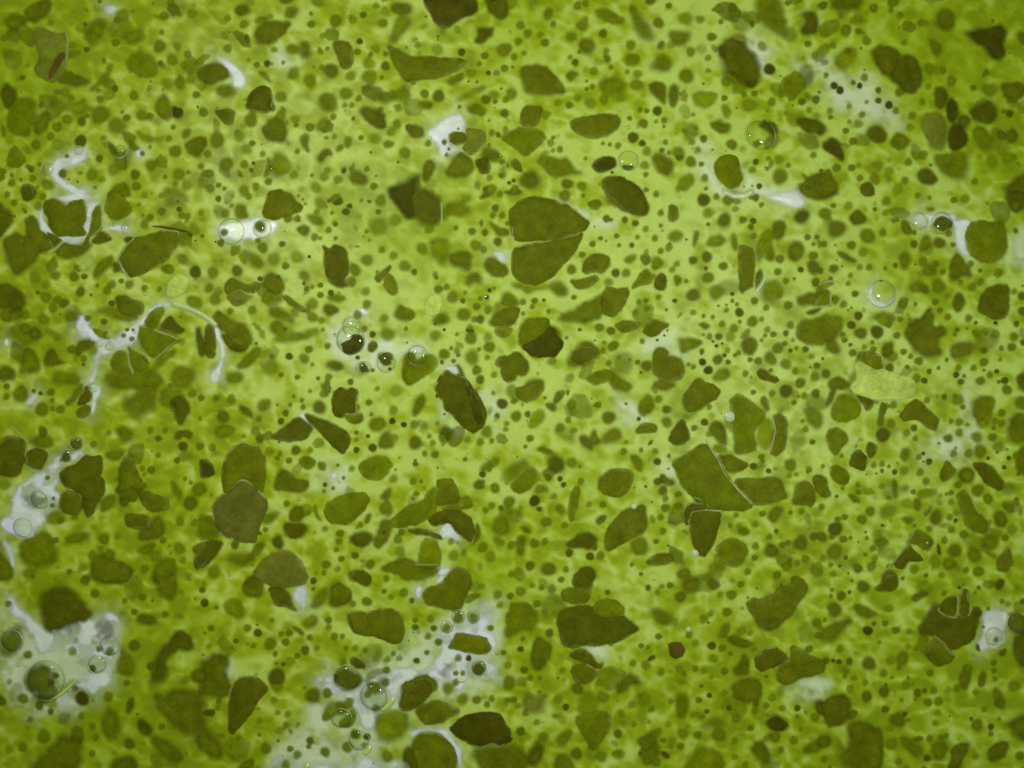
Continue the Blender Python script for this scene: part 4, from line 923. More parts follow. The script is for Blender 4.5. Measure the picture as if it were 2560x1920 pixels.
for line in DATA.strip().splitlines():
    t = line.split()
    if not t: continue
    if t[0] == 'T': ox, oy, k = int(t[1]), int(t[2]), 10 * 512 / 1770; continue
    if t[0] == 'O': ox, oy, k = 0, 0, 2560 / 2212; continue
    tag = t.pop()[1:] if t[-1].startswith('#') else None
    nums = lambda s: [float(v) for v in s.split(',')]
    pts = lambda L: np.array([[ox + k * nums(s)[0], oy + k * nums(s)[1]] for s in L])
    if t[0] == 'D':
        for s in t[1:]:
            x, y, r, d = nums(s); dots.append((ox + k * x, oy + k * y, k * r, int(d)))
    elif t[0] == 'B':
        for s in t[1:]:
            x, y, r = nums(s)[:3]; clears.append((ox + k * x, oy + k * y, k * r))
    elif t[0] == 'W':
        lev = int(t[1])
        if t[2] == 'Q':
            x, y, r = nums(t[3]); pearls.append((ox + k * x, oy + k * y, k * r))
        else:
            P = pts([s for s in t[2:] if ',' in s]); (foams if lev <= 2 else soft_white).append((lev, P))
    elif t[0] == 'S': strands.append((float(t[1]) * k, pts(t[2:])))
    elif t[0] == 'J': glint_ridges.append(pts(t[1:]))
    else:
        kind = t[2] if t[2] in 'GRYH' else 'L'
        P = pts([s for s in t[2:] if ',' in s])
        frags.append(dict(d=int(t[0]), s=int(t[1]), kind=kind, P=P, tag=tag, area=area(P), c=P.mean(0)))

# ------------------------------------------------------------------ the sauce sheet
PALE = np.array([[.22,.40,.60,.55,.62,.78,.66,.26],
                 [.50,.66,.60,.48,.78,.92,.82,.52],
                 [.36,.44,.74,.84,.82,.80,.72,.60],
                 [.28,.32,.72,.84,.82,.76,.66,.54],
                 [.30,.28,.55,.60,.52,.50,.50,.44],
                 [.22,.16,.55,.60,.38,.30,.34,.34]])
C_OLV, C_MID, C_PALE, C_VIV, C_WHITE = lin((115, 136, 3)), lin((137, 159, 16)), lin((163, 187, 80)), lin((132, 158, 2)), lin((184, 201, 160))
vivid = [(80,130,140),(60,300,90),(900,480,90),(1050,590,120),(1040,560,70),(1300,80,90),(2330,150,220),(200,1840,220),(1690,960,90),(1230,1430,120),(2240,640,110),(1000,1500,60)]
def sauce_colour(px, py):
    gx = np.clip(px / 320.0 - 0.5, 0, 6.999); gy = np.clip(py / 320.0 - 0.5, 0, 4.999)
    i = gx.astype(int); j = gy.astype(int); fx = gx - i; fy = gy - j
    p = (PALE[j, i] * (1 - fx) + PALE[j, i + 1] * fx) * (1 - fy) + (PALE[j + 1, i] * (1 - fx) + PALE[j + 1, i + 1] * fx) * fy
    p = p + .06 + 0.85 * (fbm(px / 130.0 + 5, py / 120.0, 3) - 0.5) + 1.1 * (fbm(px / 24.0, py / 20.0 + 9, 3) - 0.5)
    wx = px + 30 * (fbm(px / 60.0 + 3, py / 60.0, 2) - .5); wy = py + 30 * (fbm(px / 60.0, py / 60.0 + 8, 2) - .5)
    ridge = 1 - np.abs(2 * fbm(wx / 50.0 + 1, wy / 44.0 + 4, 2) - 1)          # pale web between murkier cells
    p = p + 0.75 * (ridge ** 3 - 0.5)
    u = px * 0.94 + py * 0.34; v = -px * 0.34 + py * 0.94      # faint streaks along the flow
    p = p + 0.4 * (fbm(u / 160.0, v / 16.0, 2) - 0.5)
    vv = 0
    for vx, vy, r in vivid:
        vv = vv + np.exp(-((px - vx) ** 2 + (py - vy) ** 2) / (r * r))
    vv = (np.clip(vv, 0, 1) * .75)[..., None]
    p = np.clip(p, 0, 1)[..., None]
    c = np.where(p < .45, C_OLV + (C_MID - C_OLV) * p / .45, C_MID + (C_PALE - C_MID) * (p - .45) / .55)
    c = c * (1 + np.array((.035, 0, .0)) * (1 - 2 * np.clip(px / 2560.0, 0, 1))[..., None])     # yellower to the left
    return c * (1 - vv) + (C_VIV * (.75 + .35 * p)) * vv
STEP = 5.0
xs = np.arange(-640, 3200 + 1, STEP); ys = np.arange(-480, 2400 + 1, STEP)
GX, GY = np.meshgrid(xs, ys)
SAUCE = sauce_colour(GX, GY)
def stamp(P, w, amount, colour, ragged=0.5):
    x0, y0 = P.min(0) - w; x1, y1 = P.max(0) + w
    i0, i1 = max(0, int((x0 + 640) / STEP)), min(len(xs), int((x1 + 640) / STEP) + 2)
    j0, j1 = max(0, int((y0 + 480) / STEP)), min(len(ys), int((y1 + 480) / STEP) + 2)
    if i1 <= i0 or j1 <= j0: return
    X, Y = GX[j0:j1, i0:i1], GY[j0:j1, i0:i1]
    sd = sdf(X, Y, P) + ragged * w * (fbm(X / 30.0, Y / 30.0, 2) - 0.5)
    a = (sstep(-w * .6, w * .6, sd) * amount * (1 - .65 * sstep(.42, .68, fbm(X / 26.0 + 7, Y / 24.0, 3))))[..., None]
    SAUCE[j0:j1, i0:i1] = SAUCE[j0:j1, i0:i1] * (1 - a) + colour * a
for lev, P in soft_white: stamp(P, {3: 34, 4: 56, 5: 60}[lev], {3: 1.0, 4: .85, 5: .6}[lev], C_WHITE, .8)  # hazy foam and surface sheen, both painted as white into the sauce colour
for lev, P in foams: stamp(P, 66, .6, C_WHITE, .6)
GZ = hsurf(GX, GY)
V = np.stack([(GX - 1280) * SC, (960 - GY) * SC, GZ], -1).reshape(-1, 3)
nx, ny = len(xs), len(ys)
idx = np.arange(nx * ny).reshape(ny, nx)
F = np.stack([idx[:-1, :-1], idx[1:, :-1], idx[1:, 1:], idx[:-1, 1:]], -1).reshape(-1, 4)
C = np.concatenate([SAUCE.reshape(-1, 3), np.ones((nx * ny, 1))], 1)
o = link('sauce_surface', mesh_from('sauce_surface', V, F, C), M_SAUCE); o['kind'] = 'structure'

# ------------------------------------------------------------------ soft-edged pieces lying in the sauce
WID = {1: 4, 2: 8, 3: 14, 4: 19, 5: 25, 6: 30}
def piece(sd_fn, box, w, colour, h, z, ragged, seed, amax=1.0, mott=0.0, step=None, tilt=None, rim=None, wisp=0):
    """mesh arrays of a low pillow: dips into the sauce at its rim, thinner and see-through there"""
    st = step or min(6.0, max(1.9, w / 3.2)); m = w * .5 + st * 1.5
    X, Y = np.meshgrid(np.arange(box[0] - m, box[2] + m + st, st), np.arange(box[1] - m, box[3] + m + st, st))
    sd = sd_fn(X, Y) + ragged * (fbm(X / 13.0 + seed, Y / 13.0 - seed, 3) - 0.5)
    g = 0 if tilt is None else tilt[2] * np.clip(((X - (box[0] + box[2]) / 2) * tilt[0] + (Y - (box[1] + box[3]) / 2) * tilt[1]) / tilt[3] + .35, 0, 1)
    a = sstep(-w * .5, w * .5 + g, sd) * amax
    if wisp: a = a * (1 - wisp * sstep(.42, .66, fbm(X / 34.0 + seed, Y / 34.0, 3)))
    keepv = sd > -w * .5
    I = np.arange(X.size).reshape(X.shape)
    ka = keepv[:-1, :-1] | keepv[1:, :-1] | keepv[1:, 1:] | keepv[:-1, 1:]
    Q = np.stack([I[:-1, :-1], I[1:, :-1], I[1:, 1:], I[:-1, 1:]], -1)[ka]
    if len(Q) == 0: return None
    used = np.unique(Q); remap = np.zeros(X.size, np.int64); remap[used] = np.arange(len(used)); Q = remap[Q]
    X, Y, sd, a = (q.ravel()[used] for q in (X, Y, sd, a))
    cap = max(w, 16.0)
    prof = np.sin(np.clip((sd + w * .5) / (cap + w * .5), 0, 1) * math.pi / 2)
    zz = hsurf(X, Y) + z + h * prof - 0.004 * (sd < -w * .2) * 0
    c = np.tile(np.asarray(colour), (len(X), 1))
    if mott:
        c = c * (1 + mott * (fbm(X / 26.0 + seed, Y / 26.0, 3) - 0.5) + .5 * mott * (fbm(X / 6.0, Y / 6.0 + seed, 2) - .5))[:, None]
        t = (.5 * sstep(.45, .8, fbm(X / 40.0 - seed, Y / 40.0, 3)))[:, None]
        c = c * (1 - t) + c * np.array((1.12, 1.0, 1.6)) * t
    if rim is not None:                        # torn edge wet with pale sauce on one side
        q = np.exp(-((sd - w * .25) / (w * .45)) ** 2) * np.clip(.35 + ((X - X.mean()) * rim[0] + (Y - Y.mean()) * rim[1]) / (X.std() + Y.std() + 1) * .8, 0, 1) * rim[2] * sstep(.3, .6, fbm(X / 18.0, Y / 18.0 + seed, 2))
        c = c * (1 - q[:, None]) + lin((168, 184, 100)) * q[:, None]
    Vv = np.stack([(X - 1280) * SC, (960 - Y) * SC, zz], -1)
    return Vv, Q, np.concatenate([c, a[:, None]], 1)
def join(parts):
    Vs, Fs, Cs = [], [], []; n = 0
    for p in parts:
        if p is None: continue
        Vs.append(p[0]); Fs.append(p[1] + n); Cs.append(p[2]); n += len(p[0])
    return np.concatenate(Vs), np.concatenate(Fs), np.concatenate(Cs)
OLIVE = {0: (172,196,92), 1: (160,184,70), 2: (150,174,54), 3: (124,144,14), 4: (113,131,8), 5: (104,120,5), 6: (97,111,4), 7: (87,97,6), 8: (76,83,5), 9: (63,66,4)}
def frag_colour(f):
    d = f['d']; c = np.array(OLIVE[d], float)
    if f['kind'] == 'G': c = c * .66 + np.array((124, 128, 78)) * (1 - .06 * (d - 5)) * .34
    if f['kind'] == 'R': c = np.array((80, 70, 18), float)
    if f['kind'] == 'Y': c = np.array((164, 188, 82), float)
    if f['kind'] == 'H': c = np.array((66, 58, 12), float)
    c = c * (1 + rng.normal(0, .02))
    return lin(c)
def frag_arrays(f, z):
    P, s = f['P'], f['s']
    P = chaikin(P, .16) if s == 1 else (chaikin(P, .22) if s <= 3 else chaikin(chaikin(P, .25), .25))
    w = WID[s]; rag = {1: 5.0, 2: 6.0}.get(s, 9.0)
    if f['kind'] == 'H': rag, w = 1.0, 2.6
    if f['kind'] == 'Y': rag = 2.0
    size = math.sqrt(f['area'])
    w = min(w, size * .55 + 2); rag = min(rag, size * .16)
    an = rng.random() * 6.28
    tl = None if s == 1 or f['kind'] in 'YH' else (math.cos(an), math.sin(an), size * {2: .05, 3: .12}.get(s, .18), size * .6)
    h = {1: .011, 2: .0055}.get(s, .0012) * min(1, size / 60)
    return piece(lambda X, Y: sdf(X, Y, P) + min(2.5, size * .04) + rag * .0, (*(P.min(0) - 3), *(P.max(0) + 3)), w, frag_colour(f), h, z, rag, rng.random() * 50, amax=1.0 if f['d'] > 6 else .9, mott=.5, tilt=tl, rim=(math.cos(an + 2), math.sin(an + 2), {1: .75, 2: .22}[s]) if s <= 2 and f['kind'] in 'LG' else None)

# z order: soft (deep) pieces first, crisp ones on top; round bubbles last
ZD = 1.6e-6
frags.sort(key=lambda f: (-f['s'], -f['area']))
big = sorted(range(len(frags)), key=lambda i: -frags[i]['area'])
things, stuff_leaf = [], []
main_ids = set(big[:300])
for i, f in enumerate(frags):
    f['z'] = 0.0005 + i * ZD
    arr = frag_arrays(f, f['z'])
    if arr is None: continue
    if i in main_ids or f['kind'] in 'GRYH' or f['tag']:
        f['arr'] = arr; things.append(f)
    else: stuff_leaf.append(arr)
# faint crumbs nobody could count, filling the gaps between the pieces
occ = np.zeros((1920 // 8 + 60, 2560 // 8 + 60), bool)
def mark(x, y, r):
    i0, j0 = int((x - r) / 8) + 30, int((y - r) / 8) + 30; i1, j1 = int((x + r) / 8) + 31, int((y + r) / 8) + 31
    occ[max(0, j0):max(0, j1), max(0, i0):max(0, i1)] = True
for f in frags:
    x0, y0 = f['P'].min(0); x1, y1 = f['P'].max(0)
    X, Y = np.meshgrid(np.arange(x0, x1, 8), np.arange(y0, y1, 8))
    for x, y in zip(X[inside(X, Y, f['P'])], Y[inside(X, Y, f['P'])]): mark(x, y, 6)
for x, y, r, d in dots: mark(x, y, r)
for lev, P in foams:
    for x, y in P: mark(x, y, 20)
pr = random.Random(11)
crumbs = []
for q in range(2300):
    x, y = pr.uniform(-150, 2710), pr.uniform(-110, 2030)
    r = pr.choice([6, 8, 10, 13, 17, 22, 30, 38])
    j, i = int(y / 8) + 30, int(x / 8) + 30
    rr = int(r / 8) + 1
    if vnoise(np.array(x / 170.0), np.array(y / 170.0)) < pr.uniform(.15, .75): continue
    if occ[max(0, j):j + 1, max(0, i):i + 1].any() and pr.random() < .8: continue
    n = pr.randint(4, 7); a0 = pr.random() * 6.28; el = pr.uniform(.45, 1); th = pr.random() * 3.14
    P = []
    for a in range(n):
        an = a0 + 6.283 * a / n; rad = r * pr.uniform(.7, 1.15)
        u, v = math.cos(an) * rad, math.sin(an) * rad * el
        P.append((x + u * math.cos(th) - v * math.sin(th), y + u * math.sin(th) + v * math.cos(th)))
    ang = pr.random() < (.75 if x < 900 else .35)      # angular shards with pale torn edges, most of them on the left
    P = chaikin(np.array(P), .1) if ang else chaikin(chaikin(np.array(P), .25), .25)
    crumbs.append(piece(lambda X, Y: sdf(X, Y, P), (*P.min(0), *P.max(0)), pr.choice([4, 5, 8]) if ang else pr.choice([7, 11, 16]), lin(OLIVE[pr.choice([4, 4, 5, 5, 6, 7])]), .001, .0004, 4, q, amax=pr.uniform(.3, .7) if ang else pr.uniform(.25, .55), mott=.4, rim=(math.cos(a0), math.sin(a0), pr.uniform(.4, .9)) if ang else None))
o = link('leaf_crumbs', mesh_from('leaf_crumbs', *join(stuff_leaf + crumbs)), M_LEAF); o['kind'] = 'stuff'
o['label'] = 'countless small soft olive leaf crumbs scattered through the green sauce'; o['category'] = 'leaf crumbs'

# ------------------------------------------------------------------ leaf pieces as things
roots = {}
for f in things:
    me = mesh_from('leaf_fragment', *f['arr'])
    nm = {'L': 'leaf_fragment', 'G': 'grey_leaf_flake', 'R': 'red_brown_chip', 'Y': 'cream_flake', 'H': 'dark_fibre'}[f['kind']]
    f['name'] = nm
    if f['tag'] == 'bigsplitlow': f['part'] = True; continue
    if f['tag'] == 'bigsplit':
        e = bpy.data.objects.new(nm, None); col.objects.link(e)
        e.location = ((f['c'][0] - 1280) * SC, (960 - f['c'][1]) * SC, 0); f['obj'] = e
        e.empty_display_size = .05
        f['lobe'] = me
    else: f['obj'] = link(nm, me, M_LEAF)
for f in things:
    if f['tag'] in ('bigsplit', 'bigsplitlow'):
        root = [g for g in things if g['tag'] == 'bigsplit'][0]['obj']
        lo = link('lobe', mesh_from('lobe', *f['arr']), M_LEAF, root); lo.location = -root.location
        lo['label'] = 'upper dark lobe' if f['tag'] == 'bigsplit' else 'lower mottled lobe'
things = [f for f in things if 'obj' in f]
# brown vein on the torn leaf top left, crease on the dark plank
def part_poly(tag, name, P, d, kind='L', s=2, label=None):
    par = [g for g in things if g['tag'] == tag][0]
    P = np.array(P, float)
    g = dict(d=d, s=s, kind=kind, P=P, area=area(P), tag=None)
    a = frag_arrays(g, par['z'] + .0118)
    ob = link(name, mesh_from(name, *a), M_LEAF, par['obj'])
    if label: ob['label'] = label
u = 2.893
part_poly('torn', 'vein', [(54*u,46*u),(57*u,49*u),(51*u,58*u),(47*u,66*u),(42*u,70*u),(44*u,62*u),(48*u,53*u)], 8, 'R', 2, 'red brown vein streak')
part_poly('darkplank', 'crease', [(1024+47*u,960-5*u),(1024+51*u,960),(1024+60*u,960+22*u),(1024+63*u,960+32*u),(1024+59*u,960+34*u),(1024+54*u,960+20*u)], 9, 'L', 2, 'darker lengthwise crease')

# pale torn edges and thin threads of sauce film
free_strands = []
for w, P in strands:
    mid = P[len(P) // 2]; best = None
    for f in things:
        if f['kind'] in 'YH': continue
        for q in (P[0], mid, P[-1]):
            d = abs(float(sdf(np.array([q[0]]), np.array([q[1]]), f['P'])[0]))
            if d < 14 and (best is None or f['s'] * 10 + d < best[0]): best = (f['s'] * 10 + d, f)
    Pw = P; ww = max(w, 2.2) * 1.15
    zz = .006
    arr = piece(lambda X, Y: ww * .5 - seg_dist(X, Y, Pw, False), (*P.min(0), *P.max(0)), ww * .8 + 1.5, lin((150, 170, 82)) if w < 6 else lin((160, 184, 105)), .004, zz, 1.6, rng.random() * 9, amax=.8 if w > 5 else .6, step=1.8)
    if arr is None: continue
    if best and w < 6:
        par = best[1]['obj']
        ob = link('torn_edge', mesh_from('torn_edge', *arr), M_FOAM, par); ob.location = -par.location
    else:
        ob = link('sauce_thread', mesh_from('sauce_thread', *arr), M_FOAM)
        free_strands.append((ob, P.mean(0), len(P)))

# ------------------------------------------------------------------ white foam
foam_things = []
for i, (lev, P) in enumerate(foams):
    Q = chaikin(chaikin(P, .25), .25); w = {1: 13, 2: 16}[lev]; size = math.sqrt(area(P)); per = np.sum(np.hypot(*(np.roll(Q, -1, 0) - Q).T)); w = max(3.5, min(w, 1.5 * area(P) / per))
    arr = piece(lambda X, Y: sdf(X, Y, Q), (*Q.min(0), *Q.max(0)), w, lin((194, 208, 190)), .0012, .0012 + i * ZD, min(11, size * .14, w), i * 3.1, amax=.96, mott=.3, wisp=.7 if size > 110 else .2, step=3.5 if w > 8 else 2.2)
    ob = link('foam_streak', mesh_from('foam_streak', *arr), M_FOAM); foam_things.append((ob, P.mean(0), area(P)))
pearl_things = []
for i, (x, y, r) in enumerate(pearls):
    arr = piece(lambda X, Y: r - np.hypot(X - x, Y - y), (x - r, y - r, x + r, y + r), 4, lin((172, 192, 150)), .009, .003, 1, i, amax=.9, step=1.9)
    ob = link('milky_droplet', mesh_from('milky_droplet', *arr), M_FOAM); pearl_things.append((ob, np.array((x, y)), r))

# ------------------------------------------------------------------ round olive bubbles
def disc(d, soft, seed):
    """unit disc cap, radius 1, colour by depth; alpha fades at the rim"""
    R = np.linspace(0, 1 + soft * .5, 9); n = 28; V = [(0, 0, 1)]; A = [1.0]; F = []
    ph = rng.random(3) * 6.28
    for i, r in enumerate(R[1:]):
        for k_ in range(n):
            t = 6.28318 * k_ / n; q = r * (1 + (.03 + .05 * soft) * math.sin(2 * t + ph[0]) + (.02 + .04 * soft) * math.sin(3 * t + ph[1]))
            V.append((q * math.cos(t), q * math.sin(t), math.cos(min(1, r / (1 + soft * .5)) * math.pi / 2)))
            A.append(float(1 - sstep(.85 - soft * .85, 1 + soft * .5, np.array(r))))
    for k_ in range(n): F.append((0, 1 + k_, 1 + (k_ + 1) % n, 0))
    tri = [(0, 1 + k_, 1 + (k_ + 1) % n) for k_ in range(n)]
    quad = [(1 + i * n + k_, 1 + (i + 1) * n + k_, 1 + (i + 1) * n + (k_ + 1) % n, 1 + i * n + (k_ + 1) % n) for i in range(7) for k_ in range(n)]
    F = quad + [t + (t[2],) for t in []]
    V = np.array(V); A = np.array(A)
    c = np.tile(lin(np.array(OLIVE[d], float)), (len(V), 1))
    rr = np.hypot(V[:, 0], V[:, 1])
    return V, quad, tri, np.concatenate([c, (A * (.96 if d > 4 else .85))[:, None]], 1)
def poly_mesh(name, V, faces, C):
    me = bpy.data.meshes.new(name); me.from_pydata([tuple(v) for v in V], [], faces)
    a = me.color_attributes.new('Col', 'FLOAT_COLOR', 'POINT'); a.data.foreach_set('color', np.asarray(C, np.float32).ravel())
    me.polygons.foreach_set('use_smooth', np.full(len(faces), True)); return me
VARI = {}
for d in range(3, 10):
    for sf in (0, 1, 2):
        VARI[d, sf] = [disc(d, (.4, .6, .8)[sf], k_) for k_ in range(3)]
dots.sort(key=lambda q: -q[2])
bubbles, rest_arr = [], []
MESH = {}
for i, (x, y, r, d) in enumerate(dots):
    d = min(9, max(3, d)); sf = 0 if d >= 8 else (1 if d >= 6 else 2); k_ = pr.randint(0, 2)
    z = .0028 + (i % 60) * 1e-6
    if i < 300:
        key = (d, sf, k_)
        if key not in MESH:
            V, qd, tr, C = VARI[d, sf][k_]; MESH[key] = poly_mesh('bubble', V, qd + tr, C)
        ob = link('bubble', MESH[key], M_OIL, loc=((x - 1280) * SC, (960 - y) * SC, hsurf(np.array(x), np.array(y)) + z))
        ob.scale = (r * SC * pr.uniform(.94, 1.06), r * SC * pr.uniform(.94, 1.06), .0009); ob.rotation_euler.z = pr.random() * 6.28
        bubbles.append((ob, np.array((x, y)), r, d))
    else:
        rest_arr.append((x, y, r, d, sf, k_, z))
for q in range(1500):                          # specks too small to trace
    x, y = pr.uniform(-150, 2710), pr.uniform(-110, 2030)
    j, i = int(y / 8) + 30, int(x / 8) + 30
    if vnoise(np.array(x / 90.0 + 40), np.array(y / 90.0)) < pr.uniform(.25, .85): continue
    if occ[j, i] and pr.random() < .7: continue
    r = pr.choice([2.2, 2.8, 3.5, 3.5, 4.5, 5.5, 7])
    rest_arr.append((x, y, r, pr.choice([4, 5, 5, 6, 6, 7]), 2, pr.randint(0, 2), .0028))
Vs, Fs, Cs = [], [], []; n0 = 0
for x, y, r, d, sf, k_, z in rest_arr:
    V, qd, tr, C = VARI[d, sf][k_]
    n = 28; sel = [0] + [1 + i * n + k2 for i in (3, 5, 6, 7) for k2 in range(0, n, 2)]   # lighter cap: every second spoke, four rings
    W = V[sel].copy(); W[:, :2] *= r * SC; W[:, 2] = W[:, 2] * .001 + z + hsurf(np.array(x), np.array(y))
    W[:, 0] += (x - 1280) * SC; W[:, 1] += (960 - y) * SC
    m = 14
    Fq = [(1 + i * m + q, 1 + (i + 1) * m + q, 1 + (i + 1) * m + (q + 1) % m, 1 + i * m + (q + 1) % m) for i in range(3) for q in range(m)]
    Ft = [(0, 1 + q, 1 + (q + 1) % m) for q in range(m)]
    Vs.append(W); Cs.append(C[sel]); Fs += [tuple(v + n0 for v in fc) for fc in Fq + Ft]; n0 += len(W)
o = link('bubble_specks', poly_mesh('bubble_specks', np.concatenate(Vs), Fs, np.concatenate(Cs)), M_OIL); o['kind'] = 'stuff'
o['label'] = 'countless tiny round olive bubbles peppering the pale green sauce'; o['category'] = 'tiny bubbles'

# tiny clear beads, added to scatter lamp glints over the sauce
Vs, Fs, Cs = [], [], []; n0 = 0
for q in range(420):
    x, y = pr.uniform(-100, 2660), pr.uniform(-80, 2000); r = pr.choice([3, 3.5, 4, 5, 6]); n = 10; z0 = .0032 + float(hsurf(np.array(x), np.array(y)))
    W = [((x - 1280) * SC, (960 - y) * SC, z0 + r * SC * .8)]
    for el, hh in ((.5, .66), (.85, .36), (1, 0)):
        W += [((x - 1280 + r * el * math.cos(6.2832 * k_ / n)) * SC, (960 - y + r * el * math.sin(6.2832 * k_ / n)) * SC, z0 + r * SC * hh * .8) for k_ in range(n)]
    Fs += [(n0, n0 + 1 + k_, n0 + 1 + (k_ + 1) % n) for k_ in range(n)] + [(n0 + 1 + i * n + k_, n0 + 1 + (i + 1) * n + k_, n0 + 1 + (i + 1) * n + (k_ + 1) % n, n0 + 1 + i * n + (k_ + 1) % n) for i in range(2) for k_ in range(n)]
    Vs += W; n0 += len(W)
o = link('glint_beads', poly_mesh('glint_beads', Vs, Fs, np.ones((n0, 4))), M_CLEAR); o['kind'] = 'stuff'
o['label'] = 'countless minute clear beads added as glints on the wet green sauce'; o['category'] = 'tiny beads'

# ------------------------------------------------------------------ clear bubbles: film dome and bright rim
def dome_mesh():
    n, m = 36, 9; V = []; F = []
    for i in range(m):
        a = math.pi / 2 * i / (m - 1)
        for q in range(n): V.append((math.cos(a) * math.cos(6.28318 * q / n), math.cos(a) * math.sin(6.28318 * q / n), .32 * math.sin(a)))
    F = [(i * n + q, i * n + (q + 1) % n, (i + 1) * n + (q + 1) % n, (i + 1) * n + q) for i in range(m - 1) for q in range(n)]
    return poly_mesh('dome', V, F, np.ones((len(V), 4)))
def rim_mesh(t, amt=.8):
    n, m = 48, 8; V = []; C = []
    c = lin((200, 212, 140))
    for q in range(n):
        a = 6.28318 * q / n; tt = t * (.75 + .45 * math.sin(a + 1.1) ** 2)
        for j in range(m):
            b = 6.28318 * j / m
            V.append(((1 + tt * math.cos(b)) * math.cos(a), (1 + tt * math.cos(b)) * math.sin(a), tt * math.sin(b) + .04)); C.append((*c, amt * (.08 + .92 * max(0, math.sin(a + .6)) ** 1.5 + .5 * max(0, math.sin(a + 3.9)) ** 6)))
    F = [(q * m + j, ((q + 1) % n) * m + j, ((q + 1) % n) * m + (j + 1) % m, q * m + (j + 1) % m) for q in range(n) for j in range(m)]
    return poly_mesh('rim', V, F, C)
DOME, RIMS = dome_mesh(), [rim_mesh(.03), rim_mesh(.055), rim_mesh(.1), rim_mesh(.028, .45)]
clear_things = []
for x, y, r in clears:
    e = bpy.data.objects.new('clear_bubble', None); col.objects.link(e); e.empty_display_size = .02
    e.location = ((x - 1280) * SC, (960 - y) * SC, .004 + float(hsurf(np.array(x), np.array(y)))); e.rotation_euler.z = pr.random() * 6.28
    sx = r * SC; e.scale = (sx * pr.uniform(.95, 1.05), sx * pr.uniform(.9, 1.0), sx)
    link('dome', DOME, M_CLEAR, e); link('rim', RIMS[3 if r > 34 else 0 if r > 25 else (1 if r > 12 else 2)], M_RIM, e)
    clear_things.append((e, np.array((x, y)), r))
for i, P in enumerate(glint_ridges):                   # added pale ridge in place of a glint at a bubble edge
    e, c, r = min(clear_things, key=lambda q: math.hypot(*(q[1] - P.mean(0))))
    Q = chaikin(chaikin(P, .25), .25)
    arr = piece(lambda X, Y: sdf(X, Y, Q), (*Q.min(0), *Q.max(0)), 4, lin((182, 202, 70)), .016, .006, .5, i, amax=.95, step=1.8)
    ob = link('glint_ridge', mesh_from('glint_ridge', *arr), M_RIM); ob.parent = e; bpy.context.view_layer.update(); ob.matrix_parent_inverse = e.matrix_world.inverted()
    ob['label'] = 'added yellow green ridge in place of a glint on the bubble edge'

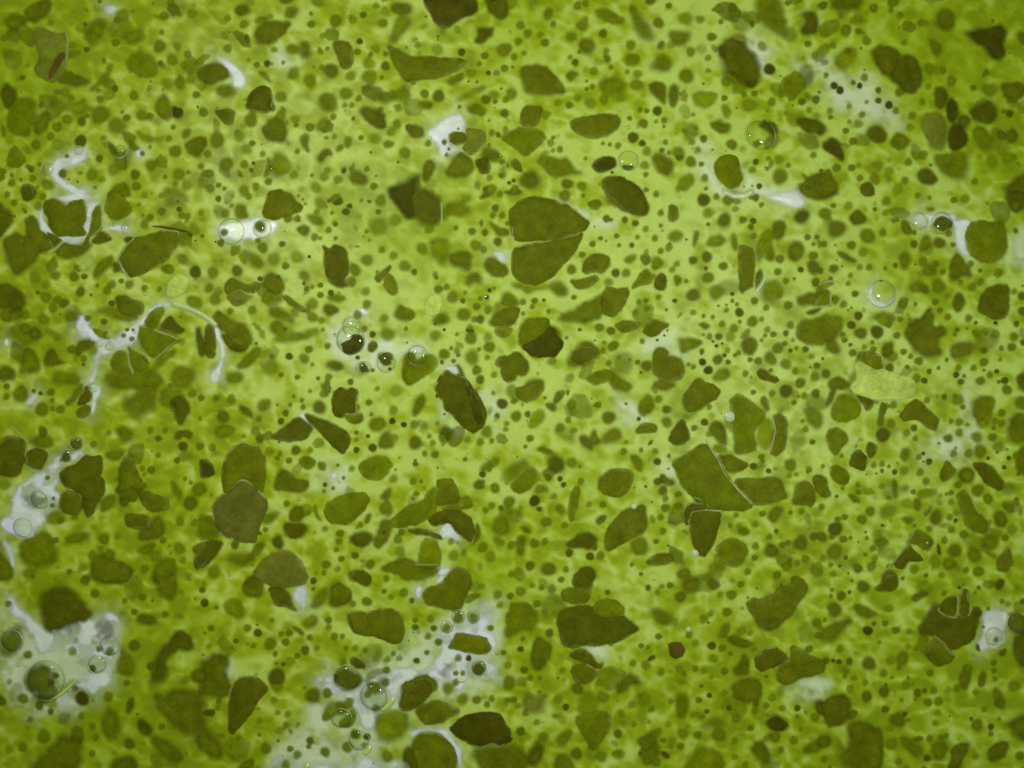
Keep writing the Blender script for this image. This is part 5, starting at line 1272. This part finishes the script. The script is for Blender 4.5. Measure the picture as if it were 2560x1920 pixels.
# ------------------------------------------------------------------ labels, categories, groups
LM = {
'torn': ('torn grey green leaf', 'torn grey green leaf standing above the vivid green sauce with a red brown streak'),
'foamflake': ('grey foam edge flake', 'grey olive leaf flake with a pale rim leaning on the white foam tip'),
'foamoval': ('oval in foam', 'smooth olive oval piece set in a pale ring inside white foam'),
'heart': ('notched leaf in foam', 'squarish notched olive leaf wrapped all round by crisp white foam'),
'bigslab': ('pale edged slab', 'big olive leaf slab with thin pale torn edges along its left side'),
'shard': ('glassy triangular shard', 'crisp triangular olive shard with a bright pale edge beside the white foam strand'),
'bigchip': ('broad blunt chip', 'broad blunt olive chip with a grainy dark face above two clear bubbles'),
'brownslab': ('brown upright slab', 'brownish upright leaf slab with a ragged notched top edge'),
'grayscrap': ('pale torn scrap', 'pale grey green torn scrap tucked under a curved brown chip'),
'bigsplit': ('big split leaf', 'biggest leaf piece of all, rounded and split across by a pale crease'),
'paleflap': ('pale flap', 'pale olive flap lying over the darkest bowl shaped leaf piece'),
'blackbowl': ('bowl shaped piece', 'very dark bowl shaped leaf piece half under a pale flap'),
'strip': ('upright strip', 'tall narrow upright olive leaf strip with straight sides'),
'roundleaf': ('round leaf under foam', 'large round olive leaf piece just below a patch of white foam'),
'ovalleaf': ('framed oval leaf', 'large upright oval leaf with a dark slit and white foam on its left'),
'smallsquare': ('tilted square chip', 'small dark square chip tilted a little in the pale sauce'),
'palmleaf': ('large jagged leaf', 'large jagged dark leaf to the right of the long white foam streak'),
'palmlow': ('pale edged lower leaf', 'dark leaf with a thin pale edge tucked under a large jagged leaf'),
'squarechip': ('square toothed chip', 'upright squarish dark chip with a toothed top and a hook of pale edge'),
'slabup': ('dark thumb shaped slab', 'dark thumb shaped slab standing up behind a five sided grey slab'),
'slablow': ('five sided dark slab', 'dark five sided slab with a pale pointed top edge'),
'softslab': ('soft wide slab', 'soft edged wide olive slab with a curved thread on its left'),
'darkplank': ('dark creased plank', 'dark plank shaped leaf with a lengthwise crease, tilted, on pale foam'),
'capsule': ('smooth capsule', 'smooth olive capsule shaped piece lying on a slant'),
'seedtop': ('dark upper dome', 'dark dome shaped piece at the top of a round cluster of leaf bits'),
'seedlow': ('dark arched bib', 'dark arched bib shaped leaf hanging over a white foam tip'),
'broadleaf': ('broad mottled leaf', 'broad mottled olive leaf with a white round droplet on its left edge'),
'longslab': ('long grey green slab', 'long grey green slab with a pale torn edge down its right side'),
'cupupper': ('dark cup edge', 'dark curved piece peeping from behind a goblet shaped leaf'),
'goblet': ('goblet shaped leaf', 'very dark goblet shaped leaf tapering to a point below'),
'bluntleaf': ('blunt slanting leaf', 'brownish blunt ended leaf slanting up to the right'),
'seedoval': ('dark pear shaped piece', 'dark pear shaped piece between small round bubbles'),
'paleskin': ('pale cream flake', 'large pale cream flake with a bright torn lower edge'),
'boomerang': ('boomerang leaf', 'dark boomerang shaped leaf with its notch facing down'),
'ovalpad': ('oval pad', 'plain olive oval pad tilted to the left'),
'pod': ('dark leaf pod', 'dark pod shaped leaf with a pointed upper left tip'),
'duskleaf': ('long dim leaf', 'long dim grey olive leaf with thin pale veins on its right side'),
'darkarrow': ('dark arrowhead', 'dark arrowhead shaped piece under a bent pale thread'),
'darksoft': ('big dark blurry leaf', 'big dark blurry leaf hemmed by white foam on its lower right'),
'curvedleaf': ('curved thick leaf', 'thick curved dark leaf with its bend at the top right'),
'softwedge': ('big blurry wedge', 'big blurry olive wedge pointing down to the right'),
'hoodleaf': ('grey brown hood', 'grey brown hood shaped leaf over a dark curl and white foam'),
'hoodunder': ('dark curl', 'dark curl peeping out under a grey brown hood shaped leaf'),
'footprint': ('footprint shaped leaf', 'smooth footprint shaped olive leaf above the lower foam patch'),
'carrot': ('carrot shaped piece', 'dark carrot shaped piece pointing down to the left'),
'stump': ('large stump leaf', 'large stump shaped olive leaf sitting above white foam'),
'woodchip': ('chip in foam', 'brown topped bar shaped chip lying in white foam'),
'ragged': ('dark ragged leaf', 'very dark ragged leaf running to a long point on the right'),
'capflake': ('small cap flake', 'small lighter cap flake over the top of a very dark ragged leaf'),
'darkbluff': ('very dark boulder', 'very dark boulder shaped leaf near the bottom edge'),
'bottomdisc': ('rimmed bottom disc', 'large round olive disc under a curved white foam rim at the bottom edge'),
'horn': ('horn shaped leaf', 'large horn shaped leaf curving up to the right'),
'redchip': ('red brown chip', 'small red brown chip shaped like a shield, alone in green sauce'),
'brickchip': ('brick shaped chip', 'brick shaped olive chip lying against a grey green leaf'),
'slateleaf': ('slate green leaf', 'slate green wide leaf behind a brick shaped chip'),
'darkshell': ('hollow dark shell', 'large hollow dark shell with a pale outlined chip inside'),
'innercup': ('pale outlined chip', 'dark chip outlined by a thin pale edge inside a hollow dark shell'),
'inner2': ('upright finger', 'narrow upright dark finger rising out of a hollow dark shell'),
'tri': ('triangle in shell', 'olive triangular chip lying in the lower half of a hollow dark shell'),
'slatesq': ('dark slate block', 'dark slate coloured square block with soft edges'),
'lowslab': ('big soft bottom slab', 'big soft olive slab near the bottom edge on the right'),
'wedgechip': ('crisp dark trapezoid', 'crisp dark trapezoid chip with a sliver on its right side'),
'boatleaf': ('boat shaped leaf', 'long boat shaped olive leaf with a flat top edge'),
'kite': ('kite shaped chip', 'kite shaped olive chip left of a short white foam streak'),
'topleaf': ('big top edge leaf', 'big very dark leaf cut by the top edge of the picture'),
'spadeleaf': ('shoe shaped leaf', 'shoe shaped olive leaf with a light patch and a toe to the right'),
'diamond': ('diamond shaped leaf', 'flat diamond shaped olive leaf under a folded dark chip'),
'rightslab': ('wide loaf leaf', 'wide loaf shaped olive leaf with soft edges'),
'darkhollow': ('black slanting hollow', 'nearly black slanting piece with grey blurry foam above it'),
'roundpad': ('round pad by foam', 'round olive pad at the left tip of a pale blurry foam band'),
'elbow': ('dark elbow leaf', 'very dark elbow shaped leaf with a knob hanging down'),
'pairleaf': ('large rounded twin', 'larger right hand piece of two big rounded dark leaves side by side'),
'greyoval': ('grey green oval', 'tall grey green oval leaf beside a nearly black strip'),
'foldedchip': ('square leaning leaf', 'square dark leaf leaning left above the big split leaf'),
'pointedleaf': ('pointed dark leaf', 'dark pointed leaf right of the foam band with a blunt base'),
'leftlump': ('soft green lump', 'soft olive lump near the left edge with a dark knot above it'),
'topslab': ('blurred top slab', 'blurred brown green slab touching the top edge'),
'tongue': ('tongue shaped chip', 'upright tongue shaped olive chip with a wide top'),
'softoval': ('soft olive oval', 'soft olive oval leaf alone in pale sauce'),
'bean': ('bean shaped chip', 'dark bean shaped chip slanting down to the right'),
'darkbead': ('dark bead', 'very dark oval bead beside a large clear ring bubble'),
'domechip': ('domed chip', 'domed olive chip with a darker cap, close above scattered round bubbles'),
}
NAMED = [(f['c'], LM[f['tag']][0], f['obj'], math.sqrt(f['area'])) for f in things if f['tag'] in LM]
def rel(dx, dy, r):
    ax, ay = abs(dx), abs(dy)
    if math.hypot(dx, dy) < r * .42: return 'on'
    v = 'below' if dy > 0 else 'above'; h = 'right of' if dx > 0 else 'left of'
    if ax > 2.2 * ay: return h
    if ay > 2.2 * ax: return v
    return ('lower ' if dy > 0 else 'upper ') + h
def shape(P):
    Q = np.asarray(P) - np.mean(P, 0); u_, s_, vt = np.linalg.svd(Q, full_matrices=False)
    r = s_[0] / max(s_[1], 1e-6); n = len(P)
    th = math.degrees(math.atan2(vt[0][1], vt[0][0])) % 180
    if r > 2.6: w = 'upright sliver' if 60 < th < 120 else ('flat sliver' if th < 30 or th > 150 else ('sliver' if th < 90 else 'slanting sliver'))
    elif n <= 4: w = 'four cornered chip'
    elif r > 1.7: w = 'upright leaf bit' if 60 < th < 120 else ('long leaf bit' if th < 30 or th > 150 else 'slanting leaf bit')
    elif n <= 6: w = 'angular chip'
    else: w = 'rounded leaf bit'
    return w
taken = {}
def settle(rows, noun_of):
    """rows: (object, centre, noun phrase); gives each a label no other object has"""
    used = set(o.get('label') for o in bpy.data.objects if o.get('label'))
    todo = []
    for ob, c, noun in rows:
        ranks = sorted(NAMED, key=lambda q: math.hypot(*(q[0] - c)) - .4 * q[3])
        ranks = [q for q in ranks if q[2] is not ob][:6]
        todo.append([ob, c, noun, ranks])
    groups = {}
    for t in todo:
        for j, q in enumerate(t[3][:4]):
            l = f"{t[2]} {rel(*(t[1] - q[0]), q[3])} the {q[1]}"
            groups.setdefault(l, []).append((math.hypot(*(t[1] - q[0])), t[0].name))
    ordn = ['nearest', 'second nearest', 'third nearest', 'fourth nearest', 'fifth nearest', 'sixth nearest', 'seventh nearest', 'eighth nearest', 'ninth nearest']
    for ob, c, noun, ranks in todo:
        done = None
        for q in ranks[:2]:
            l = f"{noun} {rel(*(c - q[0]), q[3])} the {q[1]}"
            if len(groups[l]) == 1 and l not in used: done = l; break
        if not done:
            for q in ranks[:4]:
                l = f"{noun} {rel(*(c - q[0]), q[3])} the {q[1]}"
                g = sorted(groups[l]); k_ = [n for _, n in g].index(ob.name)
                l2 = f"{ordn[min(k_, 8)]} {l}"
                if l2 not in used and len(l2.split()) <= 16: done = l2; break
        if not done: done = l
        used.add(done); ob['label'] = done
def setp(ob, cat, group): ob['category'] = cat; ob['group'] = group
for f in things:
    ob = f['obj']; d = f['d']
    if f['tag'] in LM: ob['label'] = LM[f['tag']][1]
    setp(ob, {'L': 'leaf piece', 'G': 'leaf flake', 'R': 'brown chip', 'Y': 'cream flake', 'H': 'fibre'}[f['kind']], {'L': 'leaf pieces in the green sauce', 'G': 'grey leaf flakes', 'R': 'red brown chips', 'Y': 'pale cream flakes', 'H': 'dark fibres'}[f['kind']])
shade = lambda d: 'very dark' if d >= 9 else ('dark olive' if d >= 7 else ('olive' if d >= 5 else 'pale olive'))
sized = lambda s: 'big' if s > 130 else ('medium' if s > 75 else ('small' if s > 42 else 'tiny'))
edge = lambda s: 'crisp' if s <= 2 else ('' if s == 3 else 'blurry')
rows = []
for f in things:
    if f['tag'] in LM: continue
    if f['kind'] == 'L': n = f"{sized(math.sqrt(f['area']))} {edge(f['s'])} {shade(f['d'])} {shape(f['P'])}"
    elif f['kind'] == 'G': n = f"{edge(f['s'])} grey olive leaf flake"
    elif f['kind'] == 'R': n = 'small red brown chip'
    elif f['kind'] == 'Y': n = 'smooth pale yellow green flake'
    else: n = 'thin dark curved fibre'
    rows.append((f['obj'], f['c'], ' '.join(n.split())))
for ob, c, a in foam_things:
    s = math.sqrt(a); setp(ob, 'foam', 'white foam on the sauce')
    rows.append((ob, c, ('large' if s > 150 else ('short' if s > 70 else 'tiny')) + ' white foam streak'))
for ob, c, r in pearl_things: setp(ob, 'droplet', 'milky droplets'); rows.append((ob, c, 'round milky white droplet' if r > 8 else 'minute milky white droplet'))
for ob, c, n in free_strands: setp(ob, 'thread', 'pale sauce threads'); rows.append((ob, c, 'pale thread of sauce'))
for e, c, r in clear_things:
    setp(e, 'clear bubble', 'clear bubbles with bright rims')
    rows.append((e, c, ('large' if r > 30 else ('mid sized' if r > 15 else 'small')) + ' clear ring bubble'))
for ob, c, r, d in bubbles:
    setp(ob, 'bubble', 'round olive bubbles in the sauce')
    rows.append((ob, c, f"{'large' if r > 17 else ('mid sized' if r > 13.5 else 'small')} {shade(d)} round bubble"))
settle(rows, None)
